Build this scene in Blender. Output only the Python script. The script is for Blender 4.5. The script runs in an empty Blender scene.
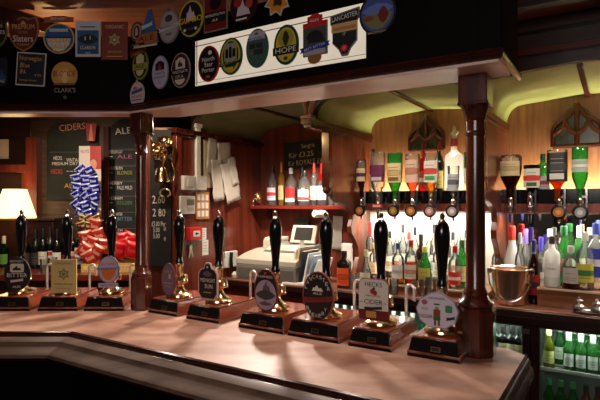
import bpy, math, random
from mathutils import Vector, Matrix
random.seed(7)
S = bpy.context.scene
COL = S.collection
PI = math.pi
# ---------------------------------------------------------------- camera and site frame
F, HY, H = 505.0, 203.0, 1.6
TH = math.radians(32)
U = (math.cos(TH), -math.sin(TH)); N = (math.sin(TH), math.cos(TH))
P0 = (-0.718, 2.295)
RZ = -TH
def W(u, v, z=0.0):
    return Vector((P0[0]+u*U[0]+v*N[0], P0[1]+u*U[1]+v*N[1], z))
def uv(x, y):
    dx, dy = x-P0[0], y-P0[1]
    return dx*U[0]+dy*U[1], dx*N[0]+dy*N[1]
def onv(px, py, v):            # bar-frame (u, z) of a sight line meeting the plane v = const
    a = (px-300)/F
    Y = (v+P0[0]*N[0]+P0[1]*N[1])/(a*N[0]+N[1])
    return uv(a*Y, Y)[0], H-(py-HY)/F*Y
def onu(px, py, u):            # bar-frame (v, z) on plane u = const
    a = (px-300)/F
    Y = (u+P0[0]*U[0]+P0[1]*U[1])/(a*U[0]+U[1])
    return uv(a*Y, Y)[1], H-(py-HY)/F*Y
def onY(px, py, Y):
    return (px-300)/F*Y, H-(py-HY)/F*Y

cam = bpy.data.cameras.new('camera'); co = bpy.data.objects.new('camera', cam); COL.objects.link(co)
cam.sensor_width = 36; cam.lens = F/600*36; cam.shift_y = 3/600; cam.clip_start = .05
co.location = (0, 0, H); co.rotation_euler = (PI/2, 0, 0); S.camera = co

# ---------------------------------------------------------------- materials
def lin(c):
    return tuple(((x/255)/12.92 if x/255 <= .04045 else ((x/255+.055)/1.055)**2.4) for x in c)+(1,)
MC = {}
def mat(key, c=(128,128,128), rough=.5, metal=0, coat=0, emit=0, ecol=None, noise=None, bump=0, trans=0, spec=None):
    if key in MC: return MC[key]
    m = bpy.data.materials.new(key); m.use_nodes = True
    nt = m.node_tree; b = nt.nodes['Principled BSDF']
    b.inputs['Base Color'].default_value = lin(c); b.inputs['Roughness'].default_value = rough
    b.inputs['Metallic'].default_value = metal; b.inputs['Coat Weight'].default_value = coat
    b.inputs['Coat Roughness'].default_value = .12
    if spec is not None: b.inputs['Specular IOR Level'].default_value = spec
    if trans: b.inputs['Transmission Weight'].default_value = trans
    if emit:
        b.inputs['Emission Color'].default_value = lin(ecol or c); b.inputs['Emission Strength'].default_value = emit
    if noise:                      # noise = (second colour, (sx,sy,sz), low, high)
        c2, sc, lo, hi = noise
        tc = nt.nodes.new('ShaderNodeTexCoord'); mp = nt.nodes.new('ShaderNodeMapping')
        mp.inputs['Scale'].default_value = sc
        nz = nt.nodes.new('ShaderNodeTexNoise'); nz.inputs['Scale'].default_value = 1; nz.inputs['Detail'].default_value = 5
        rp = nt.nodes.new('ShaderNodeValToRGB')
        rp.color_ramp.elements[0].position = lo; rp.color_ramp.elements[1].position = hi
        rp.color_ramp.elements[0].color = lin(c); rp.color_ramp.elements[1].color = lin(c2)
        L = nt.links.new
        L(tc.outputs['Object'], mp.inputs['Vector']); L(mp.outputs[0], nz.inputs['Vector'])
        L(nz.outputs['Fac'], rp.inputs['Fac']); L(rp.outputs[0], b.inputs['Base Color'])
        if bump:
            bp = nt.nodes.new('ShaderNodeBump'); bp.inputs['Strength'].default_value = bump; bp.inputs['Distance'].default_value = .002
            L(nz.outputs['Fac'], bp.inputs['Height']); L(bp.outputs[0], b.inputs['Normal'])
    MC[key] = m; return m
def paint(c, rough=.45, key=None):
    c = tuple(c); return mat(key or 'paint_%d_%d_%d' % c, c, rough)
def glass(key, c, body=.0, bc=None, rough=.03):
    if key in MC: return MC[key]
    m = bpy.data.materials.new(key); m.use_nodes = True; nt = m.node_tree
    for n in list(nt.nodes):
        if n.type != 'OUTPUT_MATERIAL': nt.nodes.remove(n)
    out = [n for n in nt.nodes if n.type == 'OUTPUT_MATERIAL'][0]
    tr = nt.nodes.new('ShaderNodeBsdfTransparent'); tr.inputs[0].default_value = lin(c)
    gl = nt.nodes.new('ShaderNodeBsdfGlossy'); gl.inputs['Roughness'].default_value = rough
    fr = nt.nodes.new('ShaderNodeLayerWeight'); fr.inputs['Blend'].default_value = .36
    mx = nt.nodes.new('ShaderNodeMixShader'); L = nt.links.new
    src = tr.outputs[0]
    if body:
        df = nt.nodes.new('ShaderNodeBsdfTranslucent'); df.inputs[0].default_value = lin(bc or c)
        dd = nt.nodes.new('ShaderNodeBsdfDiffuse'); dd.inputs[0].default_value = lin(bc or c)
        ad = nt.nodes.new('ShaderNodeMixShader'); ad.inputs[0].default_value = .5
        L(df.outputs[0], ad.inputs[1]); L(dd.outputs[0], ad.inputs[2])
        m2 = nt.nodes.new('ShaderNodeMixShader'); m2.inputs[0].default_value = body
        L(tr.outputs[0], m2.inputs[1]); L(ad.outputs[0], m2.inputs[2]); src = m2.outputs[0]
    L(fr.outputs['Fresnel'], mx.inputs[0]); L(src, mx.inputs[1]); L(gl.outputs[0], mx.inputs[2])
    L(mx.outputs[0], out.inputs[0]); MC[key] = m; return m
def wood(key, a, b, rough=.3, axis='z', coat=.3, lo=.35, hi=.65, k=1.0, spec=None):
    sc = {'x': (3*k, 40*k, 40*k), 'y': (40*k, 3*k, 40*k), 'z': (40*k, 40*k, 3*k)}[axis]
    return mat(key, a, rough, coat=coat, noise=(b, sc, lo, hi), bump=.15, spec=spec)

FASCIA = wood('black_stained_wood', (5,3,3), (10,6,5), .6, 'x', 0, spec=.08)
MAHOG = wood('mahogany', (52,18,9), (92,36,18), .25, 'z', .6)
MAHOGX = wood('mahogany_grain_along', (58,18,10), (98,36,20), .25, 'x', .6)
REDWALL = wood('red_mahogany_panel', (88,34,22), (124,54,36), .3, 'z', .4, k=.5)
OAK = wood('oak_panel', (122,76,42), (152,100,60), .42, 'z', .15)
DARK = wood('dark_stained_wood', (32,14,9), (52,24,14), .35, 'x', .4)
DARKZ = wood('dark_stained_upright', (32,14,9), (52,24,14), .35, 'z', .4)
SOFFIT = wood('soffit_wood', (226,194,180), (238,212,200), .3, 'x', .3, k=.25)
COUNTER = mat('worn_counter_wood', (146,100,80), .46, coat=.05, noise=((194,154,132), (5,9,6), .34, .62), bump=.15)
NOSING = wood('worn_nosing_wood', (66,46,33), (108,82,64), .5, 'x', .0, .3, .7, .6)
GREEN = mat('green_vault_plaster', (142,150,78), .7, noise=((172,176,108), (5,5,5), .35, .7), bump=.1)
CEIL = wood('ceiling_boards', (104,56,32), (134,78,46), .5, 'x', .1)
BLACK = mat('black_gloss', (8,6,6), .12, coat=.6)
BLACKM = mat('black_satin', (14,13,13), .4)
BRASS = mat('polished_brass', (244,214,164), .17, 1)
BRONZE = mat('old_brass', (150,116,66), .3, 1)
CHROME = mat('chrome', (225,222,218), .12, 1)
STEEL = mat('brushed_steel', (190,188,184), .28, 1)
COPPER = mat('copper', (228,190,162), .24, .9)
BASEW = wood('pump_base_wood', (104,44,26), (150,76,48), .18, 'y', .8)
BASEF = wood('pump_base_front', (12,5,4), (22,9,6), .14, 'x', .8)
CHALKB = mat('chalkboard', (15,16,15), .7, noise=((30,31,29), (8,8,8), .4, .7))
WHITE = paint((232,228,218)); CREAM = paint((222,206,168)); PAPER = mat('paper', (236,232,222), .7)
CHALK = mat('white_chalk', (220,216,205), .9)
PINK = mat('pink_chalk', (190,110,140), .9); YELC = mat('yellow_chalk', (170,160,70), .9)
SALM = mat('salmon_chalk', (222,140,100), .9); GRNC = mat('green_chalk', (100,130,90), .9); BLUC = mat('blue_chalk', (100,140,165), .9)
MIRROR = mat('mirror_glass', (190,186,178), .04, 1)
PLASTIC = mat('white_plastic', (226,222,210), .4)

# ---------------------------------------------------------------- mesh builder
TXT = {}
def text_mesh(s):
    if s in TXT: return TXT[s]
    cu = bpy.data.curves.new('t', 'FONT'); cu.body = s; cu.align_x = 'CENTER'; cu.align_y = 'CENTER'; cu.size = 1; cu.resolution_u = 2
    o = bpy.data.objects.new('t', cu); COL.objects.link(o)
    dg = bpy.context.evaluated_depsgraph_get(); me = bpy.data.meshes.new_from_object(o.evaluated_get(dg))
    r = ([v.co.copy() for v in me.vertices], [list(p.vertices) for p in me.polygons])
    bpy.data.objects.remove(o); bpy.data.curves.remove(cu); bpy.data.meshes.remove(me)
    TXT[s] = r; return r
class MB:
    def __init__(s): s.v = []; s.f = []; s.m = []; s.mats = []
    def mi(s, m):
        if m not in s.mats: s.mats.append(m)
        return s.mats.index(m)
    def add(s, vs, fs, m, M=None):
        o = len(s.v); k = s.mi(m)
        s.v += [tuple(M @ Vector(p)) if M else tuple(p) for p in vs]
        for f in fs: s.f.append([i+o for i in f]); s.m.append(k)
        return s
    def box(s, x0, x1, y0, y1, z0, z1, m, M=None):
        vs = [(x,y,z) for z in (z0,z1) for y in (y0,y1) for x in (x0,x1)]
        return s.add(vs, [(0,2,3,1),(4,5,7,6),(0,1,5,4),(2,6,7,3),(0,4,6,2),(1,3,7,5)], m, M)
    def frus(s, x0, x1, y0, y1, z0, z1, i, m, M=None):      # box whose top is inset by i
        vs = [(x0,y0,z0),(x1,y0,z0),(x1,y1,z0),(x0,y1,z0),(x0+i,y0+i,z1),(x1-i,y0+i,z1),(x1-i,y1-i,z1),(x0+i,y1-i,z1)]
        return s.add(vs, [(3,2,1,0),(4,5,6,7),(0,1,5,4),(1,2,6,5),(2,3,7,6),(3,0,4,7)], m, M)
    def prism(s, poly, a, b, m, ax='y', M=None):            # poly in the other two axes, extruded a..b
        n = len(poly)
        def P(p, t): return {'y': (p[0],t,p[1]), 'z': (p[0],p[1],t), 'x': (t,p[0],p[1])}[ax]
        vs = [P(p,a) for p in poly]+[P(p,b) for p in poly]
        ar = sum(poly[i][0]*poly[(i+1)%n][1]-poly[(i+1)%n][0]*poly[i][1] for i in range(n))
        fl = (ar > 0) == (ax != 'y')
        f = [list(range(n))[::-1] if fl else list(range(n)), [n+i for i in range(n)] if fl else [n+i for i in range(n)][::-1]]
        for i in range(n):
            j = (i+1) % n
            f.append([i,j,n+j,n+i] if fl else [j,i,n+i,n+j])
        return s.add(vs, f, m, M)
    def lathe(s, prof, m, seg=24, n=2.0, fl=1.0, M=None, off=(0,0), ms=None, rot=0):
        vs, fs = [], []; ring = []
        for r, z in prof:
            st = len(vs)
            for k in range(seg):
                t = 2*PI*k/seg+rot; c, d = math.cos(t), math.sin(t)
                q = r/((abs(c)**n+abs(d)**n)**(1/n))
                vs.append((q*c+off[0], q*d*fl+off[1], z))
            ring.append(st)
        base = len(s.v); s.v += [tuple(M @ Vector(p)) if M else p for p in vs]
        for i in range(len(prof)-1):
            k = s.mi(ms[i] if ms else m)
            for j in range(seg):
                j2 = (j+1) % seg
                s.f.append([base+ring[i]+j, base+ring[i]+j2, base+ring[i+1]+j2, base+ring[i+1]+j]); s.m.append(k)
        for st, rev, q in ((ring[0], True, 0), (ring[-1], False, -1)):
            f = [base+st+j for j in range(seg)]; s.f.append(f[::-1] if rev else f); s.m.append(s.mi(ms[q] if ms else m))
        return s
    def patch(s, r, z0, z1, a0, a1, m, n=2.0, fl=1.0, seg=14):     # label wrapped on a lathe body, facing -y
        vs, fs = [], []
        for i in range(seg+1):
            t = a0+(a1-a0)*i/seg; c, d = math.cos(t), math.sin(t); q = r/((abs(c)**n+abs(d)**n)**(1/n))
            vs += [(q*c, q*d*fl, z0), (q*c, q*d*fl, z1)]
        for i in range(seg): fs.append((2*i, 2*i+2, 2*i+3, 2*i+1))
        return s.add(vs, fs, m)
    def tube(s, pts, r, m, seg=8, M=None, rr=None, closed=False):
        pts = [Vector(p) for p in pts]; n = len(pts); vs, fs = [], []
        up = Vector((0,0,1)); prev = None
        for i, p in enumerate(pts):
            if closed: d = pts[(i+1)%n]-pts[i-1]
            else: d = pts[min(i+1,n-1)]-pts[max(i-1,0)]
            d.normalize()
            a = prev-d*prev.dot(d) if prev else d.cross(up if abs(d.z) < .95 else Vector((1,0,0)))
            a.normalize(); b = d.cross(a); prev = a
            q = rr[i] if rr else r
            for k in range(seg):
                t = 2*PI*k/seg; vs.append(p+a*q*math.cos(t)+b*q*math.sin(t))
        for i in range(n if closed else n-1):
            for k in range(seg):
                i2 = (i+1) % n
                fs.append((i*seg+k, i*seg+(k+1)%seg, i2*seg+(k+1)%seg, i2*seg+k))
        if not closed: fs += [list(range(seg))[::-1], [(n-1)*seg+k for k in range(seg)]]
        return s.add(vs, fs, m, M)
    def text(s, t, x, z, size, m, y=-.001, w=None, rot=0, M=None):   # stands in the x-z plane, read from -y
        vs, fs = text_mesh(t)
        if not vs: return s
        wd = max(v.x for v in vs)-min(v.x for v in vs)
        sx = size if w is None else w/wd
        c, d = math.cos(rot), math.sin(rot)
        out = [(x+(v.x*sx*c-v.y*size*d), y, z+(v.x*sx*d+v.y*size*c)) for v in vs]
        return s.add(out, fs, m, M)
    def build(s, name, parent=None, loc=None, rot=None, bevel=0, sharp=.55):
        me = bpy.data.meshes.new(name); me.from_pydata(s.v, [], s.f)
        for m in s.mats: me.materials.append(m)
        me.polygons.foreach_set('material_index', s.m); me.polygons.foreach_set('use_smooth', [True]*len(s.f))
        me.update(); me.set_sharp_from_angle(angle=sharp)
        o = bpy.data.objects.new(name, me); COL.objects.link(o)
        if parent: o.parent = parent
        if loc is not None: o.location = loc
        if rot is not None: o.rotation_euler = rot
        if bevel:
            b = o.modifiers.new('bevel', 'BEVEL'); b.width = bevel; b.segments = 2; b.limit_method = 'ANGLE'; b.angle_limit = .6
        return o
def tag(o, label, cat, group=None, kind=None):
    o['label'] = label; o['category'] = cat
    if group: o['group'] = group
    if kind: o['kind'] = kind
    return o
def thing(name, label, cat, loc=(0,0,0), rz=0.0, group=None, rot=None):
    o = bpy.data.objects.new(name, None); COL.objects.link(o); o.empty_display_size = .05
    o.location = loc; o.rotation_euler = rot or (0,0,rz)
    return tag(o, label, cat, group)
def struct(mb, name, loc=None, rz=0, bevel=0):
    o = mb.build(name, None, loc, (0,0,rz), bevel); o['kind'] = 'structure'; return o
def copy_tree(o, parent=None):
    c = o.copy(); COL.objects.link(c)
    if parent: c.parent = parent
    for ch in list(o.children): copy_tree(ch, c)
    return c
SITE = (P0[0], P0[1], 0)       # meshes built in bar coordinates (u, v, z) sit here, turned by RZ

# shapes in the x-z plane
def oval(w, h, cx=0, cz=0, n=28): return [(cx+w/2*math.cos(2*PI*k/n), cz+h/2*math.sin(2*PI*k/n)) for k in range(n)]
def rect(w, h, cx=0, cz=0): return [(cx-w/2,cz-h/2),(cx+w/2,cz-h/2),(cx+w/2,cz+h/2),(cx-w/2,cz+h/2)]
def rrect(w, h, cx=0, cz=0, r=.2):
    q = r*min(w,h); o = []
    for sx, sz, a in ((1,-1,-PI/2),(1,1,0),(-1,1,PI/2),(-1,-1,PI)):
        for k in range(5):
            t = a+k*PI/8; o.append((cx+sx*(w/2-q)+q*math.cos(t), cz+sz*(h/2-q)+q*math.sin(t)))
    return o
def shield(w, h, cx=0, cz=0):
    L = [(-.42,.5),(-.2,.44),(0,.5),(.2,.44),(.42,.5),(.5,.3),(.5,.05),(.42,-.18),(.25,-.38),(0,-.5),(-.25,-.38),(-.42,-.18),(-.5,.05),(-.5,.3)]
    return [(cx+a*w, cz+b*h) for a, b in L]
def custom(L):
    return lambda w, h, cx=0, cz=0: [(cx+a*w, cz+b*h) for a, b in L]
star = custom([(.5*(1 if k%2==0 else .68)*math.cos(PI*k/8+.2), .5*(1 if k%2==0 else .68)*math.sin(PI*k/8+.2)) for k in range(16)])
tri = custom([(-.5,-.5),(.5,-.5),(.12,.5),(.0,.5)])
mount = custom([(-.5,-.5),(.5,-.5),(.3,.1),(.12,-.05),(-.05,.5),(-.28,0),(-.38,.12)])
crown = custom([(-.5,-.5),(.5,-.5),(.5,.28),(.3,.34),(.2,.5),(-.2,.5),(-.3,.34),(-.5,.28)])
lens_ = custom([(-.5,0),(-.3,.32),(0,.5),(.3,.32),(.5,0),(.3,-.32),(0,-.5),(-.3,-.32)])
hexa = custom([(-.5,.0),(-.4,.28),(-.15,.46),(0,.5),(.15,.46),(.4,.28),(.5,0),(.42,-.32),(.2,-.5),(-.2,-.5),(-.42,-.32)])
badge = custom([(-.34,-.5),(.34,-.5),(.5,-.36),(.5,.2),(.38,.32),(.2,.36),(.12,.5),(-.12,.5),(-.2,.36),(-.38,.32),(-.5,.2),(-.5,-.36)])
lanc = custom([(-.5,.22),(-.5,.42),(.5,.5),(.5,.3),(.42,.22),(.42,-.2),(.2,-.36),(.1,-.5),(-.1,-.5),(-.2,-.36),(-.42,-.2),(-.42,.2)])
bowl = custom([(-.5,.5),(.5,.5),(.42,.0),(.2,-.42),(0,-.5),(-.2,-.42),(-.42,0)])
ribbon = custom([(-.5,-.4),(0,-.2),(.5,.0),(.46,.25),(.5,.5),(0,.25),(-.5,.15),(-.44,-.15)])
flower = custom([((.5 if k%2==0 else .3)*math.cos(PI*k/6+PI/2), (.5 if k%2==0 else .3)*math.sin(PI*k/6+PI/2)) for k in range(12)])
blob = custom([(.5*math.cos(a), .5*math.sin(a)) for a in [PI*(-.22+1.44*k/20) for k in range(21)]])
SH = dict(bl=blob, o=oval, r=rect, q=rrect, s=shield, st=star, tri=tri, mt=mount, cr=crown, hx=hexa, bd=badge, lc=lanc, bw=bowl, rb=ribbon, fl=flower, le=lens_)
def clip_meshes(parent, w, h, spec, M=None, th=.006):
    """spec: first entry is the board; then layers (shape,w,h,cx,cz,colour) or ('t',text,cx,cz,size,width,colour), fractions of w/h"""
    b = MB(); d = MB(); y = -th
    s0 = spec[0]
    b.prism(SH[s0[0]](w*s0[1], h*s0[2], w*s0[3], h*s0[4]), -th, 0, paint(s0[5]), M=M)
    for e in spec[1:]:
        y -= .0005
        if e[0] == 't': d.text(e[1], w*e[2], h*e[3], h*e[4], paint(e[6]), y, w=w*e[5], M=M, rot=e[7] if len(e) > 7 else 0)
        else: b.prism(SH[e[0]](w*e[1], h*e[2], w*e[3], h*e[4]), y, y+.0004, paint(e[5]), M=M)
    return b, d

# ---------------------------------------------------------------- the setting
struct(MB().box(-4.5, 4.5, -1.5, 6.5, -.05, 0, wood('floor_boards', (40,26,20), (58,38,28), .5, 'x', 0)), 'floor')
struct(MB().box(-4.5, 4.5, -1.5, 6.5, 2.5, 2.55, CEIL), 'ceiling')
n_tr = [0]
def trim(mb, rz=RZ, loc=SITE, bevel=.002):
    n_tr[0] += 1; return struct(mb, 'trim_%d' % n_tr[0], loc, rz, bevel)
VB = 2.05                     # back wall of the back bar
U0, U1, U2, U3 = -.84, .195, 1.185, 2.15
def arch_z(u, a, b, spring=2.125, peak=2.28):
    t = min(u-a, b-u); c = (b-a)/2
    if t <= 0: return spring
    r = .1
    e = math.sqrt(max(0, 1-(1-min(t, r)/r)**2))
    return spring+(peak-.03-spring)*e+.03*min(1, max(0, (t-r)/(c-r)))
def arch_pts(a, b, n=28):
    o = []
    for k in range(n+1):
        s = .5-.5*math.cos(PI*k/n); u = a+(b-a)*s; o.append((u, arch_z(u, a, b)))
    return o
# back walls with arched heads
for i, (a, b, m) in enumerate(((U0-.04, U1, REDWALL), (U1, U2, OAK), (U2, U3+.3, OAK))):
    struct(MB().box(a, b, VB, VB+.06, 0, 2.5, m), 'wall_back_%s' % ('till', 'spirits', 'right')[i], SITE, RZ)
# vaults: curved sheets with thickness, running from the wall to the front fascia
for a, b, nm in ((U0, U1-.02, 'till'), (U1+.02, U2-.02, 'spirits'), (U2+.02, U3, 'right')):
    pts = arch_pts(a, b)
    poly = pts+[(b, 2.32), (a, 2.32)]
    m = MB(); m.prism(poly, 1.22, VB, mat('shade_tinted_plaster', (92,92,46), .7, noise=((112,110,58),(5,5,5),.35,.7)) if nm == 'till' else GREEN); struct(m, 'ceiling_vault_'+nm, SITE, RZ)  # till vault's green darkened in the colour for its weaker light
    mm = MB(); c = (a+b)/2; m2 = MB()
    m2.box(c-.014, c+.014, 1.24, VB, 2.262, 2.285, MAHOG); trim(m2)
# partitions between the bays: S-curved cheek, cornice, post
def cheek(u, th, full=True):
    pr = [(1.42,2.10),(1.42,1.70),(1.43,1.655),(1.46,1.625),(1.52,1.605),(1.60,1.59),(1.68,1.565),(1.73,1.525),(1.735,1.48),(1.71,1.43),(1.72,1.38),(1.78,1.33),(1.83,1.27),(1.84,1.2),(1.80,1.13),(1.77,1.07),(1.77,1.0),(VB,1.0),(VB,2.10)]
    m = MB(); m.prism(pr, u-th/2, u+th/2, wood('cheek_wood', (84,36,20), (116,58,34), .3, 'z', .4), ax='x')
    trim(m)
    m = MB(); m.box(u-th/2-.02, u+th/2+.02, 1.11, VB, 2.09, 2.125, MAHOG).box(u-th/2-.012, u+th/2+.012, 1.13, VB, 2.07, 2.09, MAHOG)
    trim(m)
    m = MB(); m.box(u-.028, u+.028, 1.36, 1.41, 1.70, 2.07, MAHOG).lathe([(.02,1.66),(.034,1.68),(.03,1.70)], MAHOG, off=(u,1.385), seg=12)
    trim(m)
for u in (U1, U2): cheek(u, .035)
# left wall of the till recess with cornice and end post
struct(MB().box(U0-.05, U0, 1.06, VB, 0, 2.12, REDWALL), 'wall_left', SITE, RZ)
trim(MB().box(U0-.06, U0+.03, 1.0, VB, 2.10, 2.135, MAHOG).box(U0-.055, U0+.018, 1.02, VB, 2.08, 2.10, MAHOG))
trim(MB().box(U0-.055, U0+.012, 1.02, 1.075, 0, 2.08, REDWALL))
# fascia of the back-bar canopy: arched lower edge, up to the ceiling
for a, b in ((U0, U1), (U1, U2), (U2, U3)):
    m = MB(); m.prism(arch_pts(a, b)+[(b, 2.5), (a, 2.5)], 1.18, 1.22, DARK); trim(m)
trim(MB().box(U0-.1, U3, 1.13, 1.18, 2.33, 2.36, MAHOGX).box(U0-.1, U3, 1.12, 1.18, 2.44, 2.5, DARK))
struct(MB().box(U3, U3+.05, 1.1, VB, 0, 2.5, OAK), 'wall_right', SITE, RZ)
# ceiling beams
trim(MB().box(-1.5, 3.2, .82, .88, 2.455, 2.5, DARK))
trim(MB().box(-.62, -.56, -.6, .8, 2.44, 2.5, DARKZ))
trim(MB().box(-1.5, 3.4, .5, .53, 2.48, 2.5, DARK))
# wall behind the chalk menus, and the stub wall that carries the bell
struct(MB().box(-4.5, -.86, 4.70, 4.76, 0, 2.5, wood('plank_wall', (64,42,24), (92,64,38), .5, 'x', .1)), 'wall_far')
m = MB()
for k in range(9): m.box(-2.45, -1.1, 4.697, 4.70, .3+k*.17, .305+k*.17, BLACKM)
trim(m, 0, (0,0,0), 0)
struct(MB().box(-1.13, -.875, 3.62, 3.68, 0, 2.14, REDWALL), 'wall_stub')
struct(MB().box(-1.16, -1.10, 3.68, 4.70, 0, 2.5, REDWALL), 'wall_side')
trim(MB().box(-1.17, -1.13, 3.60, 3.68, 0, 2.14, DARKZ), 0, (0,0,0))
trim(MB().box(-1.80, -1.75, 4.62, 4.70, 0, 2.3, MAHOG), 0, (0,0,0))
trim(MB().box(-2.50, -2.40, 4.60, 4.70, 0, 2.2, REDWALL), 0, (0,0,0))
# mirror/window frame at far left
x0, zt = onY(-30, 166, 4.66)[0], onY(0, 166, 4.66)[1]
trim(MB().box(-4.2, -2.50, 4.62, 4.70, zt-.06, zt+.01, REDWALL).box(-2.56, -2.50, 4.64, 4.70, 1.1, zt-.06, REDWALL), 0, (0,0,0))
struct(MB().box(-4.2, -2.56, 4.685, 4.70, 1.1, zt-.06, mat('dark_window_glass', (60,40,30), .1, 0, .5)), 'window_1')
struct(MB().box(-4.2, -2.50, 4.68, 4.70, zt+.02, 2.5, DARK), 'wall_far_panel')

# ---------------------------------------------------------------- front counter
YL0, YL1 = 1.95, 2.60          # left run, front and back
VF, VK = -.375, .285
UE = 1.575
def mitre(off):                # front corner between the left run and the angled run, pushed outward by off
    Y = YL0-off; v = VF-off
    u = (2.295+v*N[1]-Y)/(-U[1]); return W(u, v)
def backc():
    u = (2.295+VK*N[1]-YL1)/(-U[1]); return W(u, VK)
fc = mitre(0); bc = backc(); e0 = W(UE, VF); e1 = W(UE, VK-.05); e1b = W(UE-.06, VK)
poly = [(-2.6, YL0), (fc.x, fc.y), (e0.x, e0.y), (e1.x, e1.y), (e1b.x, e1b.y), (bc.x, bc.y), (-2.6, YL1)]
BC = thing('bar_counter', 'worn pale wooden bar counter bending round the serving side, under the hand pumps', 'bar counter', (0,0,0))
ct = MB(); ct.prism(poly, 1.06, 1.1, COUNTER, ax='z')
ct.build('worktop', BC, None, None, .003)
# edge moulding swept along the front and the right-hand end
prof = [(-.004,1.0995),(.0,1.104),(.008,1.107),(.016,1.104),(.019,1.098),(.019,1.092),(.026,1.090),(.034,1.092),(.048,1.090),(.066,1.082),(.076,1.070),(.082,1.066),(.112,1.058),(.126,1.05),(.130,1.04),(.122,1.028),(.10,1.02),(.05,1.015),(.0,1.01)]
def pathpt(o, i):
    if i == 0: p = Vector((-2.6, YL0-o, 0))
    elif i == 1: p = mitre(o)
    elif i == 2: p = W(UE+o*.2, VF-o)
    else: p = W(UE+o*.2, VK-.05)
    return p
ed = MB(); n = len(prof)
vs = [(pathpt(o, i).x, pathpt(o, i).y, z) for i in range(4) for o, z in prof]
dk = wood('dark_bead', (40,16,10), (64,28,18), .2, 'x', .6)
for i in range(3):
    o_ = len(ed.v)
    ed.add([vs[(i+a)*n+k] for a in (0,1) for k in range(n)], [], dk)
    for k in range(n-1):
        ed.f.append([o_+k, o_+n+k, o_+n+k+1, o_+k+1]); ed.m.append(ed.mi(dk if k < 6 or k >= 14 else NOSING))
ed.add([vs[3*n+k] for k in range(n)], [list(range(n))], dk)
ed.build('edge_moulding', BC, None, None, 0, .35)
bf = MB()
def wallstrip(o, i): return pathpt(o, i)
for i in range(2):
    a, b = pathpt(.01, i), pathpt(.01, i+1); a2, b2 = pathpt(-.05, i), pathpt(-.05, i+1)
    bf.prism([(a.x,a.y),(b.x,b.y),(b2.x,b2.y),(a2.x,a2.y)], 0, 1.03, FASCIA, ax='z')
a, b = W(UE-.02, VF+.0), W(UE-.02, VK-.05); a2, b2 = W(UE-.08, VF), W(UE-.08, VK-.05)
bf.prism([(a.x,a.y),(b.x,b.y),(b2.x,b2.y),(a2.x,a2.y)], 0, 1.06, FASCIA, ax='z')
bf.build('front_panel', BC, None, None, .002)['label'] = 'black front panel below the nosing'

# ---------------------------------------------------------------- canopy over the counter
ZC, YF, VC = 2.032, 2.38, .03
UCE = 1.53
uc = (2.295+VC*N[1]-YF)/(-U[1])
root = thing('bar_canopy', 'black wooden canopy hung with pump clips above the bar counter, on turned columns', 'canopy', (0,0,0))
c0 = W(uc, VC); c1 = W(UCE, VC)
def inner(d):                  # corner pushed inward by d
    u = (2.295+(VC+d)*N[1]-(YF+d))/(-U[1]); return W(u, VC+d)
i4 = inner(.04)
fp = [(-2.6, YF), (c0.x, c0.y), (c1.x, c1.y), tuple(W(UCE, VC+.04)[:2]), (i4.x, i4.y), (-2.6, YF+.04)]
m = MB(); m.prism(fp, ZC+.02, 2.385, FASCIA, ax='z')
m.prism([tuple(W(UCE-.04, VC+.04)[:2]), tuple(W(UCE, VC+.04)[:2]), tuple(W(UCE, VC+.34)[:2]), tuple(W(UCE-.04, VC+.34)[:2])], ZC+.02, 2.385, FASCIA, ax='z')
m.prism([tuple(W(UCE-.06, VC-.006)[:2]), tuple(W(UCE+.006, VC-.006)[:2]), tuple(W(UCE+.006, VC+.06)[:2]), tuple(W(UCE-.06, VC+.06)[:2])], ZC+.02, 2.5, FASCIA, ax='z')
m.build('fascia', root, None, None, .002)
u30 = (2.295+(VC+.19)*N[1]-(YF+.09))/(-U[1]); i30 = W(u30, VC+.19)
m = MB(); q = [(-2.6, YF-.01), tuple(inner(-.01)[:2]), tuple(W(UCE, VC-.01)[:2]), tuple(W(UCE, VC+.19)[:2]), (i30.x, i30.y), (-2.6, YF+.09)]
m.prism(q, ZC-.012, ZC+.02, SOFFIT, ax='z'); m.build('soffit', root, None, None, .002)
# small crown moulding along the lower edge
pm = [(0,-.002),(.010,-.003),(.020,.002),(.024,.010),(.022,.018),(.012,.024),(.010,.032),(0,.036)]
m = MB()
def cp(o, i):
    if i == 0: return Vector((-2.6, YF-o, 0))
    if i == 1: return inner(-o)
    if i == 2: return W(UCE+o*.7, VC-o)
    return W(UCE+o*.7, VC+.32)
k_ = len(pm); vs = [(cp(o,i).x, cp(o,i).y, ZC+z) for i in range(4) for o, z in pm]
fs = [[i*k_+k, i*k_+k+1, (i+1)*k_+k+1, (i+1)*k_+k] for i in range(3) for k in range(k_-1)]
m.add(vs, [f[::-1] for f in fs]+[[3*k_+k for k in range(k_)]], wood('crown_wood', (40,14,9), (62,24,15), .25, 'x', .5)); m.build('crown_moulding', root, None, None, 0, .4)
# back-lit panel set in the fascia
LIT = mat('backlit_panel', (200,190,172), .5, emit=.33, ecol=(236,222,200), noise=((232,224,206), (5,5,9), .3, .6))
ua, z1a = onv(196, 44, VC); _, z0a = onv(196, 88, VC); ub, z1b = onv(366, 0, VC); _, z0b = onv(366, 56, VC)
zt, zb = (z1a+z1b)/2, (z0a+z0b)/2
m = MB(); m.box(ua, ub, VC-.004, VC+.002, zb, zt, LIT)
m.box(ua, ub, VC-.006, VC-.004, zt-.024, zt-.021, paint((120,60,40))); m.box(ua+.008, ua+.011, VC-.006, VC-.004, zb, zt, paint((120,80,50)))
m.box(ua, ub, VC-.006, VC-.004, zb+.012, zb+.0135, paint((150,120,90)))
lp = m.build('light_panel', root, SITE, (0,0,RZ)); lp['label'] = 'glowing cream panel behind the pump clips'

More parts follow.
